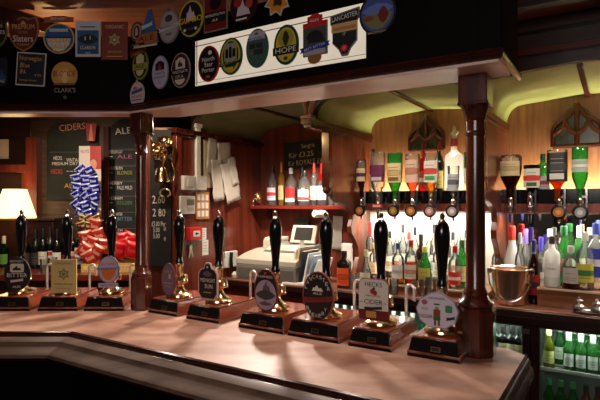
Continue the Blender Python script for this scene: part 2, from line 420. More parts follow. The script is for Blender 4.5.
def column(label, x, y, zt, k=1.0, rz=RZ, b=1.0, q=1.0):
    r = thing('bar_column', label, 'column', (x, y, 1.1), rz)
    h = zt-1.1
    MB().lathe([(.064*b,0),(.067*b,.010),(.067*b,.016),(.066*b,.148),(.060*b,.158)], MAHOG, seg=8, rot=PI/8).build('plinth', r, sharp=.3)
    MB().lathe([(.052*b,.156),(.058*b,.164),(.057*b,.172),(.046*b,.182),(.038*b,.196),(.040*b,.204),(.036*q,.212),(.031*q,.222),(.031*q,.4),(.030*q,.6),(.0295*q,h-.2),(.033*q,h-.196),(.034*q,h-.188),(.030*q,h-.182),(.030*q,h-.150),(.033*q,h-.146),(.034*q,h-.138),(.040*k,h-.116),(.046*k,h-.1)], MAHOG, seg=28).build('shaft', r)
    MB().box(-.046*k,.046*k,-.046*k,.046*k,h-.1,h,MAHOG).box(-.049*k,.049*k,-.049*k,.049*k,h-.1,h-.088,MAHOG).build('capital', r, bevel=.004)
YLc = .5*F/(309-HY); column('turned dark mahogany bar column with octagonal foot beside the chalk menus, left one', (141.5-300)/F*YLc, YLc, ZC-.012, .84, RZ, .76, .86)
YRc = .5*F/(353.5-HY); column('turned dark mahogany bar column at the right end of the counter', (475.5-300)/F*YRc, YRc, ZC-.012, 1.0, RZ, 1.0)

# ---------------------------------------------------------------- clips on the canopy
BK = (16,14,14); WH = (225,220,208); GD = (200,160,70); RD = (150,38,30); NV = (24,34,72); GN = (26,70,44)
def fclip(x0, x1, y0, y1, spec, label, side='v', rot=0):
    pl = -.001
    if side == 'v':
        pv = VC-.007 if 196 < (x0+x1)/2 < 366 else VC-.001
        cx, cy = (x0+x1)/2, (y0+y1)/2
        ua_, _ = onv(x0, cy, pv); ub_, _ = onv(x1, cy, pv)
        u_, z_ = onv(cx, cy, pv); _, za = onv(cx, y0, pv); _, zb_ = onv(cx, y1, pv)
        u_ = (ua_+ub_)/2; w, h = ub_-ua_, za-zb_
        loc = W(u_, pv, z_); rz = RZ
    else:
        xa, za = onY(x0, y0, YF-.001); xb, zb_ = onY(x1, y1, YF-.001)
        w, h = xb-xa, za-zb_; loc = Vector(((xa+xb)/2, YF-.001, (za+zb_)/2)); rz = 0
    r = thing('pump_clip', label, 'pump clip', loc, rz, 'pump clips pinned on the canopy')
    if rot: r.rotation_euler = (0, rot, rz)
    b, d = clip_meshes(r, w, h, spec)
    b.build('plate', r, sharp=.3)
    if d.v: d.build('lettering', r)
fclip(-12, 8, 15, 47, [('o',1,1,0,0,(120,92,40)),('o',.86,.9,0,0,BK),('r',.6,.18,.0,-.06,BK),('t','ALES',.1,-.06,.16,.6,WH),('mt',.4,.2,.1,.2,(150,120,60))], 'gold rimmed black oval pump clip cut by the left edge of the photo', 'f')
fclip(9, 39, 17, 52, [('s',1,1,0,0,(150,112,62)),('s',.92,.92,0,0,(96,26,18)),('mt',.16,.12,0,.34,GD),('t','PREMIUM',0,.2,.2,.74,(206,168,110)),('t','BITTER',0,.04,.09,.3,(190,140,60)),('t','Slaters',0,-.14,.26,.66,WH),('t','Traditional',0,-.3,.1,.4,GD)], 'dark red shield pump clip reading PREMIUM in gold arched letters', 'f')
fclip(44, 75, 14, 54, [('o',1,.76,0,-.12,(206,176,50)),('o',.92,.70,0,-.12,(36,80,140)),('cr',.96,.16,0,.36,(150,76,44)),('bw',.80,.34,0,-.28,(214,206,190)),('r',.86,.04,0,-.1,(20,36,66)),('r',.6,.08,0,.08,(170,190,200)),('t','GOLDEN',0,-.18,.17,.72,(190,130,10)),('t','EAGLE',0,-.33,.15,.5,(190,130,10)),('t','BREWERY',0,.36,.09,.5,WH)], 'round blue pump clip with yellow rim and golden lettering', 'f')
fclip(76, 101, 21, 57, [('r',1,1,0,0,(196,196,204)),('r',.86,.66,0,-.1,(40,84,130)),('le',.86,.3,.0,-.02,(20,26,34)),('r',.82,.2,0,-.3,(24,66,110)),('t','CLARION',0,-.26,.13,.6,WH),('t','ALE',0,-.4,.08,.2,WH),('r',.6,.03,0,.32,(60,70,90)),('r',.04,.1,-.1,.0,WH),('r',.04,.1,.1,.02,WH)], 'upright white bordered pump clip with a blue landscape picture', 'f')
fclip(102, 128, 22, 60, [('r',1,1,0,0,(120,40,28)),('t','ORGANIC',0,.36,.13,.7,(206,170,140)),('fl',.5,.36,0,.02,(150,150,80)),('fl',.26,.18,0,.02,(110,50,36)),('o',.12,.08,0,.02,(180,180,180)),('t','BREWED ALE',0,-.3,.08,.5,GD),('r',.6,.02,0,-.42,GD)], 'brick red rectangular pump clip with a green flower emblem', 'f')
fclip(17, 46, 53, 86, [('r',1,1,0,0,(206,200,186)),('r',.93,.93,0,0,(18,24,44)),('t','Norwegian',-.02,.32,.2,.76,(214,150,60)),('t','Blue',-.2,.1,.2,.32,(214,150,60)),('t','IPA',-.26,-.1,.2,.2,(214,150,60)),('t','4.9%',.26,-.18,.1,.24,GD),('t','Norwegian Brewery',-.06,-.34,.09,.6,GD)], 'tilted navy square pump clip with cream border reading Norwegian in orange', 'f', rot=.06)
fclip(52, 78, 62, 96, [('bl',1,.8,0,.1,(196,144,64)),('o',.6,.4,0,.1,(220,160,70)),('t','BLONDE',0,.14,.24,.86,(30,40,90)),('o',.2,.36,.02,.02,(226,190,140)),('r',.8,.06,0,-.16,(120,80,40))], 'gold arched pump clip reading BLONDE in blue letters', 'f')
mm = MB(); xx, zz = onY(65, 90.5, YF); mm.text("CLARK'S", 0, 0, .03, paint((160,150,130)), 0, w=.1)
mm.text("*", 0, -.04, .04, paint((160,150,130)), 0)
ck = mm.build('brewery_lettering', None, (xx, YF-.0015, zz)); tag(ck, "pale lettering reading CLARK'S on the black canopy under the gold clip", 'lettering')
fclip(-8, 8, 58, 86, [('q',1,1,0,0,(14,20,44)),('mt',.5,.4,.2,-.1,(40,60,110)),('t','ALE',.2,-.34,.14,.3,WH)], 'dark blue pump clip low at the left edge of the photo', 'f')
fclip(131.5, 144, 22, 42, [('o',1,1,0,0,(92,66,54)),('o',.7,.76,0,0,(170,150,130)),('o',.5,.6,0,0,(60,30,22)),('cr',.2,.4,0,0,(190,170,150))], 'small brown round pump clip with a figure, right of the brick red one')
fclip(131.5, 146, 43, 57, [('r',1,1,0,0,(110,30,22)),('r',.92,.5,0,.2,(20,14,14)),('t','XX',-.1,.22,.4,.4,WH),('t','STRONG',0,-.3,.24,.7,GD)], 'small black and red plate shaped pump clip below the small brown round one')
fclip(137, 159, 10, 46, [('tri',1,.94,.04,.02,(58,96,150)),('r',.96,.3,.0,-.3,(168,104,54)),('rb',.5,.2,0,.04,(190,204,214)),('t','ALE',0,-.3,.2,.7,(70,30,20)),('r',1,.06,0,-.5,(206,190,160))], 'triangular pump clip with blue mountain sky and tan foot', rot=.05)
fclip(133.5, 149, 50, 80, [('o',1,1,0,0,(130,128,44)),('o',.84,.86,0,0,(30,26,16)),('cr',.5,.3,0,.2,(200,190,150)),('r',.96,.2,0,-.06,(150,150,60)),('t','ALE',0,-.06,.16,.6,BK),('bw',.5,.2,0,-.28,(196,190,150))], 'olive green oval pump clip at the canopy corner')
fclip(131, 145, 80, 108, [('o',1,.92,0,-.03,(214,190,190)),('o',.16,.14,0,.44,(180,150,140)),('rb',.8,.24,0,.08,(60,80,140)),('t','BLONDE',0,-.1,.12,.7,NV),('o',.3,.1,-.1,.2,(190,90,70)),('r',.7,.03,0,-.22,NV)], 'pinkish white oval pump clip hanging lowest at the canopy corner')
fclip(160, 180, 8, 44, [('o',1,.94,0,-.02,(124,118,120)),('o',.86,.82,0,-.02,(160,154,156)),('o',.14,.1,0,.44,(90,84,84)),('o',.36,.2,0,.2,(70,56,60)),('rb',1.04,.2,0,-.06,(200,194,200)),('t','BREWING',0,-.04,.1,.8,NV),('t','ALE',0,-.24,.1,.3,BK)], 'pointed silver grey oval pump clip with a pale ribbon')
fclip(180, 204, 1, 37, [('o',1,1,0,0,(190,180,40)),('o',.9,.92,0,0,(26,20,24)),('mt',.4,.44,0,.16,(206,190,196)),('r',.8,.06,0,-.28,(60,60,80)),('t','GUMBO',0,-.04,.22,.92,(236,196,30)),('o',.1,.08,-.24,-.3,WH),('o',.1,.08,.22,-.3,WH)], 'black round pump clip with bright yellow rim and yellow lettering')
fclip(205, 228, -6, 31, [('r',1,1,0,0,(140,130,110)),('r',.94,.96,0,0,(110,28,24)),('r',.94,.3,0,-.14,(22,20,20)),('o',.5,.36,0,.24,BK),('t','METROPOLITAN',0,-.08,.1,.84,WH),('t','ALE',0,-.22,.1,.24,WH)], 'upright red and black rectangular pump clip with a dark emblem')
fclip(231, 258, -12, 22, [('o',1,1,0,0,(70,20,20)),('o',.92,.94,0,0,(34,14,20)),('mt',.5,.5,0,-.06,(206,190,200)),('o',.3,.3,-.2,.1,(150,40,40)),('o',.26,.3,.22,0,(170,60,60)),('r',.4,.05,-.06,-.42,WH)], 'dark red round pump clip with white figures, cut by the top of the photo')
fclip(265, 292, -16, 17, [('st',1,1,0,0,(214,204,190)),('st',.88,.88,0,0,(206,130,40)),('mt',.3,.4,0,.04,(70,40,20)),('o',.14,.2,.1,-.1,(60,40,24))], 'orange star shaped pump clip cut by the top of the photo')
fclip(153, 169, 56, 89, [('o',1,1,0,0,(160,150,178)),('o',.9,.92,0,0,(184,176,204)),('cr',.54,.28,0,.2,(30,24,28)),('mt',.2,.2,0,.18,(150,50,50)),('t','WHITE',0,-.04,.12,.6,BK),('t','KNIGHT',0,-.16,.11,.74,NV),('t','4.2%',0,-.32,.07,.2,NV)], 'lilac oval pump clip with a dark tower emblem')
fclip(172, 191, 53, 88, [('o',1,1,0,0,(160,140,136)),('o',.9,.93,0,0,(50,20,20)),('cr',.5,.32,0,.2,(206,196,186)),('mt',.26,.2,0,.2,(60,20,20)),('r',.96,.13,0,-.05,BK),('t','WESTGATE',0,-.05,.11,.8,WH),('t','I.P.A.',0,-.19,.13,.44,WH),('bw',.54,.16,0,-.34,(214,200,180))], 'dark maroon oval pump clip with white tower emblem, left of the glowing panel')
fclip(199, 220, 46, 82, [('o',1,1,0,0,(170,30,30)),('o',.88,.9,0,0,(18,18,18)),('o',.18,.12,.08,.3,WH),('t','North',0,.12,.18,.58,WH),('t','Star',.02,-.03,.18,.4,WH),('t','Porter',0,-.18,.18,.6,WH),('cr',.2,.08,0,-.36,(140,90,80))], 'black oval pump clip with red rim reading North Star Porter')
fclip(220.5, 243, 38, 75, [('o',1,1,0,0,(24,70,44)),('o',.86,.9,0,0,(190,170,50)),('o',.7,.78,0,.02,(30,60,30)),('q',.56,.5,0,.1,(150,150,130)),('r',.12,.24,-.16,.08,BK),('r',.12,.3,.0,.1,BK),('r',.12,.22,.16,.08,BK),('rb',1.06,.16,0,-.2,(24,24,24)),('t','PACIFIC BITTER',0,-.18,.08,.8,(200,180,80),.12),('bw',.3,.12,0,-.36,(210,180,40))], 'green and yellow oval pump clip with a dark ribbon on the glowing panel')
fclip(247, 269, 29, 68, [('o',1,1,0,0,(34,76,62)),('o',.93,.95,0,0,(60,92,84)),('cr',.74,.24,0,.33,(176,176,196)),('t','PROSPECT',0,.24,.12,.84,(26,30,60)),('mt',.2,.08,0,.38,(80,90,100)),('r',.26,.12,-.2,.06,(34,34,44)),('r',.26,.12,.12,.06,(40,40,60)),('r',.4,.12,.08,-.1,(50,40,56)),('o',.1,.06,-.2,-.12,(180,60,50))], 'grey green oval pump clip with lilac top reading PROSPECT')
fclip(274, 300, 25, 65, [('o',.94,1,0,0,(22,66,44)),('o',.78,.86,0,0,(206,186,70)),('o',.6,.44,0,.16,(170,150,50)),('le',.26,.4,0,.16,(40,50,20)),('r',1.0,.2,0,-.14,(20,22,20)),('t','HOPE',0,-.14,.19,.8,WH),('o',.16,.1,0,-.34,(60,80,30))], 'green and yellow oval pump clip reading HOPE')
fclip(301, 331, 14, 66, [('r',.8,.64,0,.02,(90,100,110)),('cr',.5,.2,0,.4,(190,36,34)),('r',.8,.1,0,.29,(190,36,34)),('r',.74,.4,0,.04,(70,76,74)),('le',.6,.26,0,.06,(24,24,24)),('mt',.6,.2,.06,.04,(30,30,30)),('o',.46,.26,0,-.34,(150,100,60)),('r',.7,.1,0,-.24,(170,160,170)),('rb',1.0,.18,0,-.16,(30,50,150)),('t','BEST BITTER',0,-.15,.07,.7,(190,200,230),.14),('t','ALES',0,.36,.07,.3,WH)], 'tall pump clip with red top, grey picture and royal blue ribbon')
fclip(331, 360, 10, 56, [('lc',1,1,0,0,(120,116,120)),('lc',.92,.92,0,0,(24,24,30)),('t','LANCASTER',0,.34,.15,.88,WH,.08),('q',.9,.2,0,.12,(206,176,110)),('r',.8,.07,0,.1,(200,120,80)),('r',.8,.22,0,-.1,(30,30,34)),('t','IT',0,-.04,.08,.1,WH),('st',.32,.2,0,-.34,(190,30,44)),('o',.14,.09,0,-.34,(226,120,130))], 'black and gold shield pump clip reading LANCASTER with a red rose')
fclip(360, 397, -8, 35, [('o',1,1,0,0,(18,16,14)),('o',.88,.88,0,0,(60,80,150)),('le',.86,.3,0,.08,(100,120,190)),('bw',.8,.36,0,-.2,(120,116,70)),('le',.3,.4,.16,-.06,(110,30,30)),('o',.3,.12,-.24,-.1,(130,60,50)),('t','BREWERY',0,-.45,.06,.5,GD)], 'large round black rimmed pump clip with a blue landscape, rightmost on the canopy')

# ---------------------------------------------------------------- hand pumps
PIPE = mat('pale_pipe', (226,220,210), .25, .6)
def pump(loc, rz, cw, chh, cz, spec, label, cx=0.0, bw=.18, clip_tilt=0, bz=.27, spout=True):
    r = thing('hand_pump', label, 'beer pump', loc, rz, 'hand pumps along the bar counter')
    b = MB(); b.frus(-bw/2, bw/2, 0, bz, .016, .060, .010, BASEW).box(-bw/2-.004, bw/2+.004, -.003, bz, 0, .018, BASEW)
    b.box(-bw/2+.012, bw/2-.012, .010, bz-.012, .060, .066, BASEW)
    M_ = Matrix.Translation((0, .001, 0))
    b.add([(-bw/2-.003,-.005,.0),(bw/2+.003,-.005,.0),(bw/2-.009,.0065,.060),(-bw/2+.009,.0065,.060),(-bw/2-.003,.0,.0),(bw/2+.003,.0,.0),(bw/2-.009,.012,.061),(-bw/2+.009,.012,.061)],
          [(0,1,2,3),(3,2,6,7),(0,3,7,4),(1,5,6,2),(5,4,7,6)], BASEF)
    b.build('base', r, bevel=.002)
    pn = MB(); pn.box(-.016, .016, -.004, .0, .032, .048, BRONZE).box(-.012,.012,-.0046,-.004,.035,.045,BLACKM)
    pn.build('name_plate', r, loc=(.008,-.0045,-.008), rot=(-.19,0,0))
    yb = .10
    MB().lathe([(.056,.066),(.060,.071),(.058,.078),(.040,.086),(.034,.094),(.024,.104),(.02,.118),(.024,.128),(.03,.14),(.026,.152),(.018,.162),(.017,.2),(.02,.21),(.016,.225)], BRASS, seg=24, off=(0,yb)).build('brass_body', r)
    MB().tube([(0,yb,.15),(0,yb-.035,.155),(0,yb-.05,.16)], .009, BRASS).lathe([(.014,.13),(.017,.135),(.014,.14),(.014,.165),(.006,.172)], BRASS, seg=14, off=(.03,yb+.005)).build('clip_bracket', r)
    MB().lathe([(.013,.215),(.018,.22),(.018,.23),(.0145,.24),(.0155,.27),(.0195,.31),(.0245,.35),(.0265,.38),(.0265,.40),(.023,.422),(.017,.434),(.012,.438)], BLACK, seg=24, off=(0,yb)).build('handle', r)
    MB().lathe([(.010,.437),(.012,.441),(.007,.446),(.009,.452),(.010,.457),(.007,.464),(.002,.468)], CHROME, seg=14, off=(0,yb)).build('finial', r)
    if spout:
        x0 = .022; pts = [(x0, bz+.03, -.15), (x0, bz+.03, .03), (x0, bz+.03, .16)]+[(x0+.016-.016*math.cos(PI*k/8), bz+.03, .16+.02*math.sin(PI*k/8)) for k in range(1,9)]+[(x0+.032, bz+.03, .12)]
        MB().tube(pts, .0065, PIPE, 10).build('spout', r)
    M = Matrix.Translation((cx, yb-.05, cz)) @ Matrix.Rotation(clip_tilt, 4, 'X')
    bb, d = clip_meshes(r, cw, chh, spec, M, th=.008)
    p = bb.build('pump_clip', r, sharp=.3); 
    if d.v: d.build('lettering', p)
    return r
def rp(xc):                    # u of a pump from the middle of its base front
    return onv(xc, 330, .03)[0]
ring = (220,214,204)
pump((onY(20,0,2.36)[0]-.036, 2.34, 1.1), 0, .125, .158, .165, [('o',1,1,0,0,(60,50,44)),('o',.95,.96,0,0,BK),('q',.52,.26,0,.18,(214,206,196)),('mt',.34,.14,0,.18,BK),('t','BITTER',0,-.04,.17,.76,ring),('rb',.5,.14,0,-.2,(214,190,190)),('t','BREWERY',0,.38,.1,.5,ring),('t','ALES',0,-.38,.1,.3,ring)], 'hand pump with a round black clip reading BITTER, leftmost on the counter', .010)
pump((onY(59,0,2.36)[0]+.004, 2.34, 1.1), 0, .118, .158, .155, [('r',1,1,0,0,(200,182,120)),('t','ORGANIC',0,.38,.12,.74,(110,90,50)),('fl',.5,.37,0,.06,(120,116,70)),('fl',.28,.2,0,.06,(200,182,120)),('o',.14,.1,0,.06,(110,106,70)),('t','EMPEROR ALE',0,-.24,.07,.7,(90,70,40)),('r',.6,.012,0,-.36,(120,100,60))], 'hand pump with a cream rectangular clip carrying a flower emblem', .008)
pump((onY(108,0,2.36)[0]-.012, 2.34, 1.1), 0, .112, .150, .175, [('o',.9,.86,0,.07,(120,110,126)),('o',.82,.8,0,.07,(176,166,180)),('t','AUTUMN',0,.24,.1,.6,(150,50,60)),('bw',.62,.34,0,-.1,(196,106,40)),('rb',1.06,.14,0,.1,(140,130,150)),('t','GOLDEN GLORY',0,.1,.06,.8,(60,50,90)),('r',.84,.14,0,-.42,(170,162,176)),('t','BREWERY',0,-.42,.07,.6,(70,60,90))], 'hand pump with a grey lilac clip showing an orange bowl, beside the left column', .006)
RP = [
 (163, .088, .150, .150, [('o',1,1,0,0,(120,70,60)),('o',.9,.93,0,0,(112,96,126)),('q',.16,.14,.12,.1,(206,160,80)),('t','FESTIVAL',0,.24,.1,.6,(200,170,120)),('t','ALE',0,-.2,.12,.4,(190,150,110)),('r',.76,.02,0,-.1,(190,150,110))], 'hand pump with a narrow mauve oval clip, just right of the left column', -.012),
 (203, .110, .160, .162, [('bd',1,1,0,0,(206,180,180)),('bd',.9,.92,0,0,(20,18,20)),('t','MIDNIGHT',0,.02,.15,.76,WH),('t','SUN',.06,-.14,.16,.4,WH),('le',.5,.16,0,.2,(90,84,90)),('r',.4,.03,0,-.3,(150,140,140)),('o',.1,.06,0,.38,(190,180,180))], 'hand pump with a black crested clip reading MIDNIGHT SUN', -.012),
 (261, .114, .172, .150, [('o',1,1,0,0,(110,50,44)),('o',.92,.95,0,0,(30,22,28)),('o',.9,.70,0,-.1,(168,150,172)),('mt',.34,.26,.04,.1,(84,74,90)),('le',.86,.24,0,-.1,(52,56,60)),('t','FARMERS',0,.32,.08,.6,WH),('le',.6,.10,0,-.3,(110,96,116)),('mt',.4,.1,0,-.28,(84,70,88)),('o',.12,.07,0,.4,(190,60,50))], 'hand pump with an oval clip showing a purple mountain landscape', -.008),
 (313, .134, .184, .152, [('o',1,1,0,0,(150,90,80)),('o',.94,.95,0,0,(24,16,16)),('mt',.4,.12,0,.22,WH),('o',.7,.74,0,0,(40,34,34)),('o',.64,.68,0,0,(22,18,18)),('mt',.36,.12,0,.16,WH),('t','ALE',0,.05,.07,.3,WH),('rb',1.0,.22,0,-.08,(130,34,36)),('t','LANCASTER',0,-.06,.09,.6,(90,20,26),.1)]+[('t',c,.41*math.cos(PI*(.86-.72*i/8)),.40*math.sin(PI*(.86-.72*i/8)),.11,.085,ring) for i,c in enumerate('LANCASTER')]+[('t',c,.38*math.cos(PI*(1.22+.56*i/6)),.40*math.sin(PI*(1.22+.56*i/6)),.11,.085,ring) for i,c in enumerate('BREWERY')], 'hand pump with a round topped black clip crossed by a dark red ribbon', -.004),
 (369.5, .114, .148, .160, [('q',1,1,0,0,(120,40,40)),('q',.97,.97,0,0,(226,220,208)),('r',.97,.24,0,-.36,(110,20,26)),('t','HECKS',0,.36,.15,.56,BK),('o',.13,.12,-.04,.2,(180,30,30)),('o',.13,.12,.06,.17,(150,24,24)),('le',.1,.08,.02,.27,(40,60,30)),('t','CIDER',0,-.05,.15,.62,BK),('t','-',-.4,-.05,.12,.1,BK),('t','-',.4,-.05,.12,.1,BK),('rb',.62,.14,0,-.2,(30,26,36)),('r',.34,.15,-.06,-.34,(200,150,70)),('t','FARMHOUSE',0,.1,.06,.5,(150,60,50))], 'hand pump with a square cream and maroon clip reading HECKS CIDER', -.004),
 (433, .142, .118, .150, [('hx',1,1,0,0,(150,140,170)),('hx',.95,.95,0,0,(222,218,230)),('o',.1,.16,0,.02,(190,140,110)),('r',.16,.3,.0,-.14,(40,110,60)),('q',.12,.2,.0,-.08,(150,50,50)),('r',.05,.14,-.04,-.36,(120,60,40)),('r',.05,.14,.05,-.36,(120,60,40)),('r',.14,.04,0,.16,(40,110,60)),('t','THE ORIGINAL',0,.32,.08,.4,(90,40,60)),('t','JUGGLER',-.26,-.2,.14,.34,BK),('q',.16,.2,.28,.06,(70,140,100)),('rb',.2,.16,.32,-.2,(30,24,40)),('o',.14,.14,-.28,.2,(170,90,110)),('t','ALE',-.28,.02,.1,.16,(150,60,70))], 'hand pump with a white many sided clip with a green coated figure', 0),
]
for (xc, cw, chh, cz, spec, label, cx), bw_ in zip(RP, (.18,.185,.215,.215,.155,.165)):
    u_ = rp(xc); pump(W(u_, .03, 1.1), RZ, cw, chh, cz, spec, label, cx, bw=bw_)

# ---------------------------------------------------------------- back bar: worktop, coolers
ZW = 1.0
m = MB(); m.box(U0, U3, 1.53, VB, ZW-.05, ZW, wood('worktop_wood', (108,58,42), (148,96,74), .3, 'x', .4)).box(U0, U3, 1.515, 1.53, ZW-.045, ZW-.008, DARK).box(U0,U3,1.54,1.57,ZW-.09,ZW-.05,DARK)
tag(m.build('back_worktop', None, SITE, (0,0,RZ), .003), 'long red-brown wooden worktop of the back bar carrying bottles and the till', 'worktop')
# black optics rail in each spirit bay
gc_ = (150,205,150)
def lab_box(m, x0, x1, y, z0, z1, c): m.box(x0,x1,y-.0006,y,z0,z1,paint(c))

# ---- bottle factory
CLEAR = glass('clear_glass', (240,243,240), .1, (236,238,232)); 
GL = {'clear': CLEAR,
 'green': glass('green_glass', (96,206,110), .3, (90,180,90)), 'dkgreen': glass('dark_green_glass', (16,60,30), .6, (14,46,22)),
 'amber': glass('amber_liquor', (214,110,40), .35, (200,90,30)), 'red': glass('red_liquor', (190,40,24), .45, (190,30,20)),
 'darkred': glass('dark_red_liquor', (60,10,8), .6, (60,12,8)), 'brown': glass('brown_liquor', (70,26,12), .6, (60,22,10)),
 'gold': glass('golden_liquor', (230,180,80), .3, (226,170,60)), 'milk': glass('frosted_white', (240,240,240), .85, (238,236,230)),
 'black': mat('black_bottle', (10,10,9), .08, coat=.4), 'olive': glass('yellow_green_glass', (170,180,60), .4, (150,160,40)),
 'pinkish': glass('rose_liquor', (236,160,120), .3, (230,140,100))}
SHAPES = {
 'spirit': [(.86,0),(1,.02),(1,.56),(.93,.64),(.6,.72),(.36,.78),(.33,.92)],
 'tall':   [(.86,0),(1,.02),(1,.62),(.9,.68),(.5,.74),(.38,.78),(.36,.92)],
 'wine':   [(.88,0),(1,.02),(1,.58),(.93,.64),(.6,.70),(.4,.76),(.37,.92)],
 'champ':  [(.86,0),(1,.03),(1,.44),(.9,.54),(.62,.66),(.42,.76),(.38,.92)],
 'square': [(.92,0),(1,.02),(1,.66),(.9,.72),(.5,.77),(.36,.80),(.36,.92)],
 'decant': [(.8,0),(1,.05),(1.0,.3),(.9,.46),(.62,.6),(.4,.7),(.34,.92)],
 'ospirit': [(.92,0),(1,.02),(1,.46),(.93,.55),(.62,.67),(.34,.76),(.28,.97)],
 'osquare': [(.94,0),(1,.02),(1,.50),(.9,.57),(.5,.67),(.32,.74),(.28,.97)],
 'beer':   [(.88,0),(1,.02),(1,.52),(.9,.6),(.6,.7),(.45,.78),(.43,.95)],
}
def bottle(label, loc, h, r, shape='spirit', gl='clear', liq=None, fill=.5, lab=(235,230,220), lz=(.14,.46), band=None, bz=.5, cap=(30,26,24), n=2.0, fl=1.0,
           rz=0.0, name='bottle', cat='bottle', group=None, inv=False, txt=None, ink=(60,40,34), arc=1.15, lab2=None, capl=.08):
    t = thing(name, label, cat, loc, RZ+rz, group, rot=(PI,0,-(RZ+rz)) if False else None)
    if inv: t.rotation_euler = (0, PI, RZ+rz)
    P = SHAPES[shape]; prof = []
    for i, (a, b) in enumerate(P):
        prof.append((a*r, b*h))
        if i+1 < len(P) and P[i+1][1]-b > .3: prof.append((r*(a+P[i+1][0])/2, h*fill) if b < fill < P[i+1][1] else (r*(a+P[i+1][0])/2, h*(b+P[i+1][1])/2))
    g = GL[gl]; lq = GL[liq] if liq else g
    if inv: ms = [lq if (prof[i][1]+prof[i+1][1])/2 > (1-fill)*h*.9 else g for i in range(len(prof)-1)]
    else: ms = [lq if (prof[i][1]+prof[i+1][1])/2 < fill*h else g for i in range(len(prof)-1)]
    MB().lathe(prof, g, 20, n, fl, ms=ms).build('glass_body', t)
    cr = r*P[-1][0]
    if cap: MB().lathe([(cr*.9,h*(.92-capl*.9)),(cr*1.12,h*(.925-capl)),(cr*1.16,h*.97),(cr*1.05,h)], paint(cap, .3), 14).build('cap', t)
    if lab:
        l = MB(); R = r+.0012; A0, A1 = -PI/2-arc, -PI/2+arc
        l.patch(R, h*lz[0], h*lz[1], A0, A1, paint(lab), n, fl)
        dz = lz[1]-lz[0]
        if band: l.patch(R+.0006, h*(lz[0]+dz*(bz-.13)), h*(lz[0]+dz*(bz+.13)), A0, A1, paint(band), n, fl)
        if lab2: l.patch(R+.0006, h*(lz[0]+dz*.72), h*(lz[0]+dz*.92), -PI/2-arc*.6, -PI/2+arc*.6, paint(lab2), n, fl)
        for q in (.2, .34, .62):
            if not txt: l.patch(R+.001, h*(lz[0]+dz*q), h*(lz[0]+dz*(q+.03)), -PI/2-arc*.55, -PI/2+arc*.55, paint(tuple(int(.55*a_+.45*b_) for a_, b_ in zip(ink, lab))), n, fl, 6)
        o = l.build('label', t)
        if txt:
            M = Matrix.Rotation(PI, 4, 'Y') if inv else None
            d = MB(); d.text(txt, 0, (-1 if inv else 1)*h*(lz[0]+dz*.55), h*.06, paint(ink), -r*fl-.004, w=r*1.15, M=M); d.build('lettering', o)
    return t

# worktop bottles: (pixel x, base y, top y, radius m, v)
def wb(px, ytop, v, r, label, z=ZW, **k):
    z = ZW if v < 1.70 and px < 485 or v < 1.695 or 485 < px < 545 else ZW+(.05 if px < 485 else .11)
    u_, _ = onv(px, 250, v); zt_ = onv(px, ytop, v)[1]
    k.setdefault('group', 'bottles along the back bar worktop'); bottle(label, W(u_, v, z), zt_-z, r, **k)
# step shelf at the back of each spirit bay
STEP = {'middle': .05, 'right': .11}
for a, b, w_ in ((U1+.02, U2-.02, 'middle'), (U2+.02, U3, 'right')):
    sh_ = STEP[w_]; m = MB(); a = a if w_ == 'middle' else onv(537, 290, 1.66)[0]; m.box(a, b, 1.66, VB, ZW, ZW+sh_, wood('step_wood', (120,72,44), (150,96,62), .3, 'x', .3)); m.box(a, b, 1.65, 1.66, ZW+sh_-.012, ZW+sh_, wood('pale_lip', (176,150,124), (206,184,160), .3, 'x', .3))
    tag(m.build('bottle_step', None, SITE, (0,0,RZ), .002), 'raised wooden step under the rear bottles in the %s bay' % w_, 'shelf')
struct(MB().box(U1+.02, U2-.02, VB-.012, VB, ZW+.05, 1.53, mat('mirror_glare_white', (214,208,194), .3)), 'wall_back_mirror_glare', SITE, RZ)  # white panel put here in place of the mirror's bright reflection
bx = MB().box(U2+.02, U3, VB-.012, VB, ZW+.112, 1.53, MIRROR).build('bar_mirror', None, SITE, (0,0,RZ))
tag(bx, 'mirror behind the bottles of the right hand bay', 'mirror')

